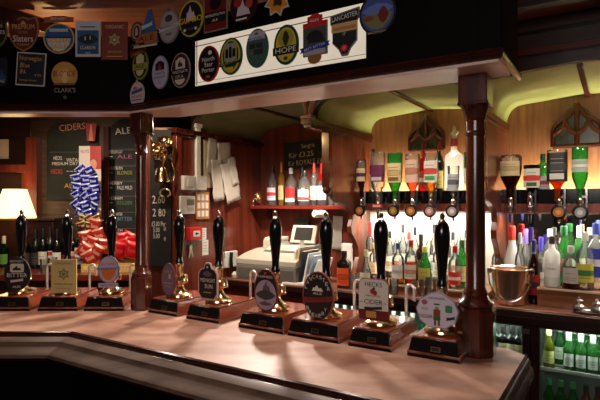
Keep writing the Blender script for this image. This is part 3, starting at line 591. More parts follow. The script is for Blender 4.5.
VO = 1.80                      # optics rail
for a, b, w_ in ((U1+.02, U2-.02, 'middle'), (U2+.02, U3, 'right hand')):
    t = thing('optics_rail', 'black and brown wooden rail holding the upturned spirit bottles in the %s bay' % w_, 'rail', W((a+b)/2, VO+.05, 1.6), RZ)
    L_ = (b-a)/2
    MB().box(-L_, L_, 0, .02, -.005, .085, BLACK).build('black_board', t, bevel=.002)
    MB().box(-L_, L_, -.004, .02, -.055, -.005, REDWALL).build('wood_strip', t, bevel=.002)
    MB().box(-L_, L_, .02, .18, .03, .05, mat('pale_ledge',(226,214,190),.4)).box(-L_, L_, .21, .22, .05, .135, mat('pale_ledge')).build('rear_ledge', t, bevel=.002)
def optic(px, v, z0, label, face=(190,110,60), rim=(20,18,18), disc=True, col=(20,18,18)):
    u_, _ = onv(px, 200, v)
    t = thing('optic_measure', label, 'spirit optic', W(u_, v, z0), RZ, 'spirit optics on the rails')
    MB().lathe([(.010,.0),(.013,.004),(.013,.03),(.02,.036),(.02,.085),(.017,.09),(.011,.1),(.011,.13)], CHROME, 14).build('measure', t)
    MB().box(-.012,.012,.012,.07,.03,.09,CHROME).build('bracket', t)
    MB().box(.026,.036,-.012,.0,-.01,.16,CHROME).box(-.012,.036,-.010,.0,.10,.112,CHROME).build('clamp_arm', t)
    if disc:
        M = Matrix.Translation((0,-.022,.015)) @ Matrix.Rotation(PI/2, 4, 'X') @ Matrix.Scale(1.3, 4)
        MB().lathe([(.031,0),(.033,.003),(.033,.01),(.024,.012)], paint(rim,.25), 22, M=M).lathe([(.022,.0118),(.022,.0135)], paint(tuple(int(c*.85) for c in face)), 22, M=M).lathe([(.012,.0134),(.012,.0142)], paint(tuple(min(255,int(c*1.2)) for c in face)), 14, M=M).build('badge', t)
        MB().lathe([(.004,-.05),(.008,-.045),(.008,-.02),(.012,-.012)], CHROME, 10).build('nozzle', t)
    else: MB().lathe([(.004,-.07),(.008,-.06),(.010,-.02),(.016,-.012)], paint(col), 10).build('nozzle', t)
    return t
def ob(px, ytop, yneck, r, label, **k):       # upturned bottle: its base is at ytop, its mouth at yneck
    v = VO; u_, zt_ = onv(px, ytop, v); _, zn = onv(px, yneck, v)
    k.setdefault('cap', None)
    k['inv'] = True; k['group'] = 'upturned bottles on the optics rails'
    bottle(label, W(u_, v, zt_), zt_-zn, r, **k)
ob(361.5, 160, 203, .036, 'small upturned bottle with cream label and dark liquor, leftmost in the optics row', liq='darkred', fill=.62, shape='decant', lab=(216,190,150), lz=(.2,.5), band=(60,40,70))
ob(378, 152, 212, .05, 'upturned clear bottle with a purple label above a red tag', shape='osquare', n=4, fl=.7, liq='clear', lab=(110,40,76), lz=(.22,.5), lab2=(200,190,200))
ob(395, 153, 206, .052, 'upturned green bottle with a wide cream label in the optics row', shape='ospirit', gl='green', lab=(214,196,150), lz=(.2,.56), band=(190,160,110), lab2=(120,80,40), fl=.7, n=3)
ob(412.5, 154, 206, .047, 'upturned bottle of orange pink spirit with a pale label', shape='osquare', n=3, fl=.8, liq='pinkish', fill=.5, lab=(206,170,150), lz=(.12,.55), band=(170,110,90))
ob(431, 153, 206, .044, 'upturned clear bottle with white and red label, green at its foot', shape='osquare', n=4, fl=.7, liq='gold', fill=.4, lab=(220,206,196), lz=(.15,.55), band=(190,60,50), lab2=(60,140,80))
ob(453.5, 166, 206, .036, 'upturned small clear bottle with grey label in front of the tall white bottle', shape='osquare', n=3, liq='clear', lab=(180,184,190), lz=(.2,.62), band=(90,96,110))
ob(471, 152, 206, .045, 'upturned green bottle half hidden behind the right column', shape='ospirit', gl='green', lab=(214,206,180), lz=(.3,.6))
ob(510.5, 155, 203, .066, 'large upturned bottle of dark red cognac with cream label, right of the right column', shape='decant', liq='darkred', fill=.66, lab=(206,184,140), lz=(.14,.44), band=(186,160,110), fl=.75, arc=1.0)
ob(532, 165, 203, .047, 'upturned dark green square bottle with white and red label', shape='osquare', n=5, fl=.6, gl='dkgreen', lab=(206,200,186), lz=(.1,.6), band=(200,50,36), arc=.9, lab2=(60,90,60))
ob(557.5, 150, 203, .055, 'upturned square whiskey bottle with a black label over amber spirit', shape='osquare', n=5, fl=.85, liq='amber', fill=.42, lab=(24,22,22), lz=(.06,.6), ink=(200,196,186), band=(50,48,46), lab2=(190,186,176), arc=1.0)
ob(580, 147, 205, .043, 'upturned bright green bottle with a grey label, rightmost on the optics rail', shape='ospirit', gl='green', lab=(150,160,150), lz=(.22,.44), band=(190,194,184), n=3)
for px, face, rim, lb in ((361.5,(190,120,70),(30,26,24),'leftmost spirit optic with tan badge'),(378,(200,60,50),(200,60,50),'x'),(395,(170,130,60),(24,30,24),'spirit optic with gold badge under the green bottle'),(412.5,(196,130,70),(36,30,28),'spirit optic with orange badge under the orange pink spirit'),(431,(206,160,150),(60,50,50),'spirit optic with pinkish badge under the white and red label'),(453.5,(206,190,190),(30,28,30),'spirit optic with white badge below the tall white bottle'),
    (559,(190,120,60),(30,28,28),'spirit optic with orange badge under the square whiskey bottle'),(580.5,(160,160,160),(26,26,26),'spirit optic with silver badge, rightmost on the rail')):
    if lb == 'x':
        t = optic(px, VO, 1.555, 'spirit optic with a red name tag under the purple labelled bottle', disc=False)
        MB().box(-.036,.036,-.024,-.02,.012,.036,paint((206,60,50))).box(-.028,.028,-.0246,-.024,.018,.030,paint((230,190,180))).build('name_tag', t)
    else: optic(px, VO, 1.53, lb, face, rim)
optic(510.5, VO, 1.545, 'spirit optic with a dark blue collar under the large cognac bottle', disc=False, col=(30,40,100))
optic(530, VO, 1.545, 'black spirit optic under the dark green square bottle', disc=False)
# bottles standing behind the rail
def sb(px, ytop, r, label, **k):
    v = 1.93; u_, zt_ = onv(px, ytop, v); z = 1.65; k['group'] = 'upright bottles behind the optics rails'
    bottle(label, W(u_, v, z), zt_-z, r, **k)
sb(373.5, 149, .03, 'dark capped bottle behind the purple labelled optic bottle', cap=(20,20,24), lab=(206,196,180))
sb(423, 143, .036, 'upright bottle with red label and dark neck in front of the gothic tracery', gl='clear', liq='red', fill=.9, lab=(190,50,40), band=(230,210,200), cap=(110,40,30))
sb(439, 142, .036, 'upright dark green whisky bottle with red cap and yellow label', gl='dkgreen', lab=(206,186,110), cap=(150,40,30))
sb(454, 139, .062, 'tall frosted white bottle topped by a pourer, tallest behind the rail', gl='milk', lab=None, cap=(180,60,50), shape='square', capl=.06)
u_, z_ = onv(454, 139, 1.93)
t = thing('bottle_stopper', 'white bird shaped stopper on the tall frosted bottle', 'stopper', W(u_, 1.93, z_), RZ)
MB().lathe([(.008,0),(.012,.006),(.02,.02),(.022,.035),(.014,.05),(.009,.06),(.012,.075),(.006,.09)], WHITE, 14).build('body', t)
MB().lathe([(.003,0),(.013,.004),(.014,.02),(.004,.026)], WHITE, 12, off=(.018,0)).build('wing', t, loc=(0,0,.03))
sb(543, 154, .04, 'upright green bottle with silver label behind the optics of the right bay', gl='green', lab=(170,166,180), band=(140,40,40), cap=(30,70,50), shape='square', n=4, fl=.7)

# front worktop bottles, middle bay
wb(366, 250, 1.60, .04, 'short round glass jar with a cork on the worktop beside the partition', name='glass_jar', cat='jar', liq='gold', fill=.3, lab=(226,220,190), cap=(200,190,150), shape='decant')
wb(398, 243, 1.72, .042, 'clear bottle with dark blue cap and white label on the worktop', lab=(232,230,226), cap=(40,60,110), band=(200,200,200), txt='VODKA', ink=(90,90,120), liq='gold', fill=.3)
wb(411, 240, 1.72, .043, 'whisky bottle with brick red cap and big white label', lab=(236,222,206), liq='amber', fill=.5, cap=(150,44,30), band=(206,150,130), shape='spirit')
wb(425, 246, 1.73, .042, 'green champagne shaped bottle with yellow label behind the steel measures', gl='green', shape='champ', lab=(200,190,90), cap=(220,210,120))
wb(421, 234, 1.90, .036, 'dark slim bottle standing behind the green champagne shaped one', gl='brown', lab=(90,60,40), cap=(40,24,20), shape='wine')
wb(438, 238, 1.88, .036, 'pale green topped bottle behind the pump handle by the right column', lab=(210,224,206), cap=(90,190,120))
wb(455, 246, 1.72, .042, 'clear bottle with red cap and red heart shaped label, left of the right column', lab=(206,50,40), band=(230,200,190), cap=(170,30,34), lz=(.1,.4))
wb(462, 240, 1.78, .042, 'green wine bottle with cream label close to the right column', gl='green', lab=(216,200,150), shape='wine', cap=(60,110,60))
wb(472, 262, 1.62, .04, 'stubby yellow green bottle touching the right column', gl='olive', lab=(210,214,150), shape='decant', cap=(180,190,120))
wb(374, 243, 1.86, .034, 'slim clear bottle with cream cap behind the jar', lab=(226,206,160), cap=(216,200,150), shape='tall')
wb(370, 222, 1.93, .03, 'slim bottle with red neck near the partition', liq='gold', cap=(190,40,36), lab=(230,220,200), shape='tall', capl=.2)
k = 0
BACKROW = [(379,238,(60,56,50)),(384,226,(210,190,140)),(390,231,(40,40,44)),(397,228,(190,186,180)),(403,224,(60,50,44)),(409,232,(180,60,50)),(415,227,(40,36,40)),(429,229,(210,206,190)),(434,224,(50,44,40)),(447,228,(60,140,80)),(453,232,(60,50,50)),(459,226,(200,196,190)),(466,230,(50,60,80)),(472,226,(60,60,60))]
for px, yt, cp_ in BACKROW:
    wb(px, yt, 1.965, .03, 'pale spirit bottle in the crowded back row against the white mirror glare panel', lab=(236,230,214), band=(random.choice([(200,180,120),(190,190,190),(200,120,100)])), cap=cp_, shape=random.choice(['spirit','tall','wine']), group='back row bottles against the white panel')
# worktop bottles, right bay
V2 = 1.72
wb(497, 236, 1.86, .034, 'bottle with turquoise label showing at the right edge of the right column', lab=(60,170,180), cap=(200,200,190))
wb(512, 226, 1.86, .052, 'cream bottle with red cap and pink script label behind the ice bucket', gl='milk', lab=(230,200,190), band=(220,70,70), cap=(190,50,44), shape='champ', capl=.12)
wb(520, 233, 1.78, .03, 'grey capped clear bottle between the cream one and the violet capped one', lab=(190,190,196), cap=(190,190,196))
wb(526, 229, 1.92, .036, 'clear bottle with violet cap behind the ice bucket', lab=(226,216,220), cap=(110,90,190), capl=.14)
wb(534, 240, 1.74, .034, 'dark red labelled bottle with blue cap beside the ice bucket', liq='darkred', fill=.8, lab=(170,30,36), cap=(50,50,120), capl=.12, band=(40,40,60))
wb(541, 237, 1.84, .034, 'clear bottle with bluish violet cap left of the white bottle', lab=(220,214,206), cap=(90,80,190), capl=.14)
wb(550, 229, 1.92, .042, 'tall clear bottle with grey cap behind the white bottle', lab=(200,204,200), cap=(150,160,160))
wb(552, 236, 1.73, .043, 'plain white bottle with dark cap and small red emblem, before the grey capped one', gl='milk', lab=(240,238,232), band=None, txt='MALIBU', ink=(90,80,80), cap=(50,44,44), shape='tall', lz=(.2,.5))
wb(564, 226, 1.82, .043, 'bright green wine shaped bottle with brown label', gl='green', lab=(150,100,60), shape='champ', cap=(40,110,60), lz=(.25,.45), arc=.7)
wb(571, 246, 1.715, .046, 'whisky bottle with plain grey label at the front of the right bay', liq='brown', fill=.5, lab=(190,184,180), cap=(180,180,176), lz=(.14,.5), shape='spirit', arc=1.0)
wb(579, 226, 1.88, .036, 'pale green bottle with white cap in the right bay', gl='green', lab=(206,210,190), cap=(226,226,216), capl=.12)
wb(585, 232, 1.72, .046, 'clear bottle with yellow green label and white cap', lab=(200,196,80), band=(60,130,70), cap=(216,220,206), liq='clear')
wb(596, 223, 1.76, .044, 'clear bottle with bright blue lettered label, rightmost on the worktop', lab=(50,70,180), band=(220,220,230), cap=(70,90,190), shape='tall', lz=(.2,.62), capl=.1)
# steel measures in a cluster
for i, (px, yt, v, r) in enumerate(((408,284,1.60,.016),(415,281,1.60,.017),(422,279,1.63,.017),(429,277,1.66,.024),(436,279,1.60,.018))):
    u_, zt_ = onv(px, yt, v)
    t = thing('spirit_measure', ['smallest steel measure, leftmost in the cluster on the worktop','steel measure second from left in the worktop cluster','middle steel measure of the worktop cluster','wide stack of steel measures in front of the green bottle','steel measure nearest the right hand pump handle'][i], 'measure', W(u_, v, ZW), RZ, 'steel spirit measures')
    h = zt_-ZW; MB().lathe([(r*.8,0),(r,.004),(r,h),(r*.93,h),(r*.75,.006)], STEEL, 18).build('cup', t)
    MB().lathe([(r*1.0,h*.5),(r*1.06,h*.5+.002),(r*1.0,h*.5+.004)], STEEL, 18).build('rolled_band', t)
# drinking glasses by the partition
for px, v, lb in ((353,1.62,'straight clear tumbler beside the black bottle'),(359,1.68,'clear tumbler right of the first, by the partition foot'),(384,1.60,'clear tumbler beside the glass jar'),(394,1.575,'clear tumbler at the edge of the worktop below the blue capped bottle')):
    u_, _ = onv(px, 250, v)
    t = tag(MB().lathe([(.026,0),(.031,.1),(.029,.1),(.024,.006)], CLEAR, 18).build('tumbler', None, W(u_, v, ZW), (0,0,RZ)), lb, 'glass', 'tumblers on the worktop')

# ice bucket
u_, _ = onv(511, 290, 1.67)
t = thing('ice_bucket', 'shiny copper ice bucket with a steel swing handle on the worktop', 'ice bucket', W(u_, 1.67, ZW), RZ)
MB().lathe([(.085,0),(.09,.004),(.096,.07),(.112,.197),(.118,.208),(.122,.211),(.118,.215),(.108,.208),(.09,.01)], COPPER, 36).build('bucket', t)
MB().tube([(.123*math.cos(a), -.02-.08*math.sin(a), .190-.165*math.sin(a)) for a in [PI*k/20 for k in range(21)]], .005, CHROME).build('handle', t)
for s in (-1,1): MB().box(-.01,.01,-.012,.012,.175,.205,CHROME).build('lug', t, loc=(s*.122,-.01,0), bevel=.002)
# citrus squeezer and tray
u_, _ = onv(592, 300, 1.60)
t = thing('steel_tray', 'small steel tray with pourers at the right end of the worktop', 'tray', W(u_, 1.60, ZW), RZ)
MB().lathe([(.085,.0),(.095,.01),(.1,.012),(.093,.012),(.083,.004)], STEEL, 28, fl=.7).build('dish', t)
for px, v, lb in ((579,1.62,'steel pourer with knobbed lid, left of the two on the tray'),(597,1.58,'steel pourer with knobbed lid, right of the two on the tray')):
    u_, _ = onv(px, 300, v)
    t = thing('steel_pourer', lb, 'pourer', W(u_, v, ZW+.012), RZ, 'steel pourers on the tray')
    MB().lathe([(.018,0),(.03,.006),(.03,.02),(.016,.03),(.014,.045)], STEEL, 18).build('cup', t)
    MB().lathe([(.02,.045),(.022,.05),(.012,.056),(.005,.06),(.008,.066),(.004,.072)], STEEL, 16).build('lid', t)

# bottle coolers under the worktop
GLASSD = glass('cooler_door_glass', (236,242,238))
INN = mat('cooler_lining', (140,150,142), .4)
VFz = 1.575
def cooler(a, b, label, light=True):
    t = thing('bottle_cooler', label, 'bottle cooler', W((a+b)/2, VFz, .1), RZ, 'glass fronted bottle coolers')
    L_ = (b-a)/2-.002; D = .42; Z1 = .84
    m = MB()
    m.box(-L_, L_, D-.02, D, 0, Z1, INN).box(-L_, -L_+.02, .03, D-.02, 0, Z1, BLACKM).box(L_-.02, L_, .03, D-.02, 0, Z1, BLACKM)
    m.box(-L_+.02, -L_+.024, .03, D-.02, .03, Z1-.03, INN).box(L_-.024, L_-.02, .03, D-.02, .03, Z1-.03, INN)
    m.box(-L_+.02, L_-.02, .03, D-.02, 0, .03, BLACKM).box(-L_+.02, L_-.02, .03, D-.02, Z1-.03, Z1, BLACKM)
    m.build('cabinet', t)
    d = MB(); w = .042
    d.box(-L_, L_, 0, .03, Z1-.045, Z1, DARK).box(-L_, L_, 0, .03, 0, .06, DARK).box(-L_, -L_+w, 0, .03, .06, Z1-.045, DARKZ).box(L_-w, L_, 0, .03, .06, Z1-.045, DARKZ)
    dd = d.build('door', t, bevel=.002)
    MB().box(-L_+w, L_-w, .012, .018, .06, Z1-.045, GLASSD).build('pane', dd)
    MB().box(-L_+w, -L_+w+.006, .004, .012, .06, Z1-.045, STEEL).box(-L_+w, L_-w, .004, .012, Z1-.051, Z1-.045, STEEL).build('pane_trim', dd)
    MB().box(-.018,.018,-.002,.0,.02,.05,STEEL).build('lock_plate', dd, loc=(L_-.02, 0, Z1-.11))
    for zz in (.27, .55):
        s = MB()
        for k in range(7): s.box(-L_+.024, L_-.024, .05+k*.055, .054+k*.055, zz, zz+.004, WHITE)
        s.box(-L_+.024, L_-.024, .042, .047, zz-.004, zz+.014, WHITE); s.build('wire_shelf', t)
    lt = bpy.data.lights.new('cooler_tube', 'AREA'); lt.shape = 'RECTANGLE'; lt.size = 2*L_-.1; lt.size_y = .03; lt.energy = (1.2 if light else .3); lt.color = (.92,1,.94)
    lo = bpy.data.objects.new('cooler_tube', lt); COL.objects.link(lo); lo.parent = t; lo.location = (0, .045, Z1-.05); lo.rotation_euler = (.35,0,0)
    return t
ca = onv(531, 340, VFz)[0]-.002    # join of the two coolers at the right
DV = .03
edges = [ca-1.5, ca-1.0, ca-.5, ca, ca+.56]
CL = ['bottle cooler furthest left below the worktop, behind the third hand pump', 'bottle cooler seen between the two right hand pumps', 'bottle cooler just right of the right column with wine bottles', 'bottle cooler at the right edge of the photo full of green beer bottles']
for i in range(4): cooler(edges[i], edges[i+1], CL[i], i >= 2)
m = MB(); m.box(U0+.0, edges[0]-.004, 1.56, VB-.06, .0, .949, wood('red_cupboard', (86,24,16), (112,36,22), .35, 'x', .4))
for q in (.0, .28): m.box(U0+.03, edges[0]-.04, 1.552, 1.56, .3+q, .54+q, MAHOGX)
tag(m.build('base_cupboard', None, SITE, (0,0,RZ), .003), 'dark red wooden cupboard below the till', 'cupboard')
def cb(px, v, z, h, r, label, grp, **k): bottle(label, W(onv(px,340,v)[0], v, z), h, r, group=grp, **k)
ZS1, ZS2 = .1+.554, .1+.274
cb(549, 1.66, ZS1, .22, .03, 'yellow green bottle with cream label on the upper cooler shelf', 'bottles in the right cooler', gl='olive', lab=(206,206,130), cap=(200,196,110), shape='beer')
for px in (569, 581, 593, 605, 617): cb(px, 1.66, ZS1, .222, .031, 'green beer bottle with round white label on the upper shelf of the right cooler', 'green beer bottles in the right cooler', gl='green', lab=(226,226,220), band=(190,206,190), cap=(150,160,150), shape='beer', capl=.16, lz=(.14,.46), arc=.85, ink=(60,120,70))
for px in (560, 575, 588, 600): cb(px, 1.78, ZS1, .22, .031, 'green bottle in the second row of the upper cooler shelf', 'second row green bottles in the right cooler', gl='green', lab=(206,214,190), cap=(190,196,180), shape='beer')
for i, px in enumerate((549, 561, 573, 586, 598, 610)):
    cb(px, 1.66, ZS2, .215, .031, ['green bottle at the left of the lower cooler shelf','pale green bottle second on the lower cooler shelf','green bottle third on the lower cooler shelf','orange labelled bottle fourth on the lower cooler shelf','orange labelled bottle fifth on the lower cooler shelf','orange labelled bottle at the far right of the lower cooler shelf'][i], 'bottles on the lower shelf of the right cooler', gl='green' if i < 3 else 'amber', lab=(60,130,70) if i < 3 else (206,96,50), cap=(90,170,100) if i < 3 else (60,40,30), shape='beer')
for i, (px, lc) in enumerate(((495,(120,90,190)),(503,(226,214,170)),(512,(226,214,170)),(519,(220,206,160)))):
    cb(px, 1.655, ZS1-.0, .225, .033, ['dark wine bottle with violet label at the left of the narrow cooler','dark foil necked wine bottle with cream label second in the narrow cooler','dark foil necked wine bottle with cream label third in the narrow cooler','dark foil necked wine bottle hard against the cooler door frame'][i], 'wine bottles in the narrow cooler', gl='black', lab=lc, cap=(30,28,28), capl=.2, shape='wine', lz=(.1,.5))
for j in range(2):
    for k in range(6):
        u_ = edges[j]+.075+k*.066
        bottle('green bottle in a row inside the cooler behind the hand pumps', W(u_, 1.66, ZS1), .22, .029, gl=('green' if (k+j) % 3 else 'clear'), lab=(226,226,216), cap=(200,200,190), shape='beer', group='bottles in the coolers behind the pumps')
        bottle('bottle on the lower shelf of the cooler behind the hand pumps', W(u_, 1.66, ZS2), .22, .029, gl='green', lab=(210,214,190), cap=(200,200,190), shape='beer', group='bottles in the coolers behind the pumps')

# gothic tracery on the back panels
def tracery(px, w, label):
    u_, zb_ = onv(px, 150 if px < 500 else 146, VB)
    t = thing('gothic_tracery', label, 'tracery', W(u_, VB-.003, zb_), RZ, 'gothic tracery panels')
    k = w/.26; TW = mat('tracery_wood', (66,26,15), .25, coat=.5)
    def arc(p, q, c, n=8):     # quadratic curve
        return [((1-s)**2*p[0]+2*s*(1-s)*c[0]+s*s*q[0], 0, (1-s)**2*p[1]+2*s*(1-s)*c[1]+s*s*q[1]) for s in [i/n for i in range(n+1)]]
    m = MB(); bk = MB()
    out = arc((-.13,0),(-.13,.09),(-.13,.04))+arc((-.13,.09),(-.065,.165),(-.125,.145))+arc((-.065,.165),(0,.255),(-.03,.19))
    bkp = [(x*k, z*k) for x, _, z in out]+[(-x*k, z*k) for x, _, z in out[::-1]][1:]
    bk.prism(bkp, -.008, 0, mat('tracery_glass', (70,78,50), .2, noise=((100,104,64),(12,12,12),.4,.6)))
    bk.build('inset', t)
    curves = [out, [(-x,y,z) for x,y,z in out], [(-.13,0,0),(.13,0,0)], [(0,0,0),(0,0,.25)]]
    for s in (-1,1):
        curves.append([(s*x,y,z) for x,y,z in arc((0,.075),(.062,.15),(.05,.1))+arc((.062,.15),(.125,.075),(.075,.1))])
        curves.append([(s*x,y,z) for x,y,z in arc((.062,.15),(0,.235),(.07,.2))])
    for c in curves: m.tube([(x*k, -.014, z*k) for x, _, z in c], .0145*k, TW, 8)
    m.build('frame', t)
tracery(427, .25, 'pointed wooden gothic tracery on the oak panel of the middle bay')
tracery(577, .27, 'pointed wooden gothic tracery on the oak panel of the right bay')
# curved Y bracket at the partition head
u_, z_ = onv(306, 123, 1.14)
t = thing('scroll_bracket', 'pale curved wooden bracket in a Y shape on the end of the partition cornice', 'bracket', W(U1, 1.14, 2.125), RZ)
LW = mat('bracket_wood', (196,156,136), .3, coat=.3)
for s in (-1, 1):
    MB().tube([(s*(.014+.06*q**2.2), 0, .02+.15*q) for q in [k/8 for k in range(9)]], .015, LW, 8).build('arm', t)
MB().box(-.04,.04,-.03,.03,0,.022,LW).build('foot', t, bevel=.003)
u_, z_ = onv(480, 119, 1.2)
t = thing('scroll_bracket', 'pale curved wooden bracket beside the head of the right column', 'bracket', W(U2, 1.15, 2.125), RZ)
for s in (-1, 1):
    MB().tube([(s*(.014+.06*q**2.2), 0, .02+.15*q) for q in [k/8 for k in range(9)]], .015, LW, 8).build('arm', t)
MB().box(-.04,.04,-.03,.03,0,.022,LW).build('foot', t, bevel=.003)

# ---------------------------------------------------------------- till recess
# shelf with bottles on the back wall
zs = 1.555
sa, sb2 = U0+.01, U1-.03
t = thing('wall_shelf', 'red wooden shelf of spirit bottles under the price chalkboard', 'shelf', W((sa+sb2)/2, VB, zs), RZ)
L_ = (sb2-sa)/2
MB().box(-L_, L_, -.17, 0, 0, .022, REDWALL).box(-L_, L_, -.176, -.165, -.004, .024, mat('red_edge', (112,36,26), .25, coat=.4)).build('board', t, bevel=.002)
for s in (-1,1): MB().prism([(0,0),(-.12,0),(-.02,-.1),(0,-.1)], -.01, .01, MAHOG, ax='x').build('support', t, loc=(s*L_*.8,0,0))
def shb(px, ytop, r, label, v=1.96, **k):
    u_, zt_ = onv(px, ytop, v); bottle(label, W(u_, v, zs+.022), zt_-zs-.022, r, group='bottles on the red wall shelf', **k)
shb(272.5, 167, .046, 'clear gin bottle with black cap and white label, leftmost on the wall shelf', lab=(190,190,200), band=(190,40,40), cap=(24,28,30), gl='clear', liq='clear')
shb(281.5, 162, .028, 'slim orange tinted bottle, second on the wall shelf', liq='gold', fill=.8, lab=(206,160,110), cap=(170,110,60), shape='tall', capl=.16)
shb(291, 168, .048, 'squat bottle with grey cap and red label on the wall shelf', lab=(190,30,30), band=(230,220,210), bz=.14, cap=(190,190,190), gl='clear', liq='clear', lz=(.1,.48))
shb(302, 167, .036, 'black capped bottle with white label behind the round black one', v=2.01, lab=(230,226,216), cap=(20,18,18))
shb(304.5, 171, .05, 'round shouldered bottle with black top and red striped white label', v=1.93, gl='clear', liq='clear', lab=(236,232,220), band=(200,40,40), bz=.2, cap=(30,30,32), shape='square', n=2.4)
shb(314, 163, .028, 'tall slim clear bottle with red cap on the wall shelf', cap=(190,50,40), lab=(236,232,226), shape='tall', capl=.14)
shb(322.5, 163, .044, 'white labelled bottle with bright red neck, rightmost large one on the wall shelf', cap=(200,30,36), lab=(240,236,228), gl='red', liq='clear', fill=.6, capl=.2, shape='wine')
for px, lb in ((331,'small clear glass right of the red necked bottle'),(336.5,'small clear glass at the right end of the wall shelf')):
    u_, _ = onv(px, 200, 1.95)
    tag(MB().lathe([(.022,0),(.028,.075),(.026,.075),(.02,.005)], CLEAR, 16).build('shot_glass', None, W(u_, 1.95, zs+.022), (0,0,RZ)), lb, 'glass', 'small glasses on the wall shelf')
# brass figure at left end of the shelf
u_, _ = onv(259, 200, 1.93)
t = thing('brass_figure', 'little twisted brass creature ornament at the left end of the wall shelf', 'ornament', W(U0+.075, 1.90, zs+.022), RZ)
m = MB().tube([(0,0,.03),(.012,0,.06),(.0,0,.09),(-.006,0,.11)], .014, BRASS, rr=[.014,.018,.013,.009])
m.build('body', t)
for s, z in ((-1,.08),(1,.08),(-1,.045),(1,.045)): MB().tube([(0,0,z),(s*.025,-.01,z+.02),(s*.04,-.015,z-.02),(s*.035,-.02,z-.045)], .006, BRASS).build('limb', t)
MB().lathe([(.004,.105),(.012,.11),(.014,.12),(.009,.13),(.003,.134)], BRASS, 12).build('head', t)
# towel roll hanging below the shelf
u_, z_ = onv(322, 212, 1.90)
t = tag(MB().lathe([(.022,-.06),(.03,-.05),(.03,.05),(.022,.06)], PAPER, 18, M=Matrix.Rotation(PI/2,4,'Y')).build('paper_roll', None, W(u_, 1.862, 1.515), (0,0,RZ+1.2)), 'white paper roll hanging under the wall shelf', 'paper roll')
# price chalkboard
ua_, z1 = onv(283.5, 143, VB-.02); ub_, z0 = onv(334, 168, VB-.02)
t = thing('price_chalkboard', 'tilted black chalkboard with wine cocktail prices above the wall shelf', 'chalkboard', W((ua_+ub_)/2, VB-.004, (z0+z1)/2+.01), 0)
t.rotation_euler = (0, -.05, RZ)
w_ = (ub_-ua_); h_ = .23
MB().box(-w_/2, w_/2, -.012, 0, -h_/2, h_/2, mat('slate_black', (10,9,9), .6)).build('board', t)
ca_ = mat('dull_chalk', (206,186,150), .9)
for tx_, x_, z_, s_, w2 in (('Sangria',.0,.07,.05,.13),('Kir £3.25',-.07,0,.062,.24),('Kir ROYALE £4',-.035,-.068,.062,.33)):
    MB().text(tx_, x_, z_, s_, ca_, -.013, w=w2).build('chalk_line', t)

# till
ux = onv(237, 279, 1.57)[0]; ux2 = onv(296, 281, 1.57)[0]
tw = ux2-ux
t = thing('cash_till', 'beige and grey cash till with a raised screen on the worktop', 'till', W((ux+ux2)/2, 1.56, ZW), RZ)
GREY = mat('till_grey', (130,124,116), .45); BEI = mat('till_beige', (196,188,170), .45)
MB().box(-tw/2, tw/2, 0, .40, 0, .12, GREY).build('cash_drawer', t, bevel=.004)
MB().box(-tw/2+.02, tw/2-.02, -.004, 0, .02, .10, mat('till_grey_dark', (104,98,92), .45)).box(-.04,.04,-.008,-.004,.055,.065,BLACKM).build('drawer_front', t, bevel=.002)
m = MB(); m.prism([(.0,.12),(.0,.165),(.12,.2),(.27,.225),(.40,.225),(.40,.12)], -tw/2-.005, tw/2+.005, BEI, ax='x'); m.build('housing', t, bevel=.006)
m = MB()
m.prism([(.17,.215),(.27,.262),(.40,.28),(.40,.215)], -.14, tw/2-.0, GREY, ax='x'); m.build('keyboard_unit', t, bevel=.004)
km = MB()
for i in range(9):
    for j in range(3):
        km.box(-.12+i*.032, -.096+i*.032, 0, .022, 0, .006, PLASTIC, M=Matrix.Translation((0,.182+j*.028,.223+j*.0125)) @ Matrix.Rotation(.42,4,'X'))
o = km.build('key', t); o['kind'] = 'stuff'
M = Matrix.Translation((tw/2-.13,.30,.28)) @ Matrix.Rotation(-.35,4,'X')
s = MB().box(-.115,.115,0,.025,0,.15,BEI,M=M).build('screen', t, bevel=.004)
MB().box(-.08,.08,-.002,0,.025,.13,mat('screen_dark',(46,44,40),.2),M=M).build('display', s)
MB().box(-.02,.02,.0,.06,-.02,.04,GREY,M=M).build('screen_stand', t)
M = Matrix.Translation((-.12,.33,.225))
MB().box(-.085,.085,-.07,.05,0,.07,BEI,M=M).prism([(-.07,.07),(-.05,.09),(.05,.1),(.05,.07)], -.2, -.03, BEI, ax='x', M=Matrix.Translation((0,.33,.225))).build('receipt_printer', t, bevel=.004)
MB().box(-.035,.035,0,.002,0,.1,PAPER,M=Matrix.Translation((-.14,.31,.29)) @ Matrix.Rotation(-.25,4,'X')).build('receipt_paper', t)
# customer display behind
u_ = (ux+ux2)/2
t2 = thing('pole_display', 'dark green customer display sticking up behind the till screen', 'display', W(onv(301,230,1.98)[0], 1.98, ZW), RZ)
MB().box(-.06,.06,0,.03,.42,.47,mat('display_case',(30,44,36),.3)).build('display_head', t2, bevel=.003)
MB().box(-.012,.012,.01,.025,0,.42,GREY).build('pole', t2)
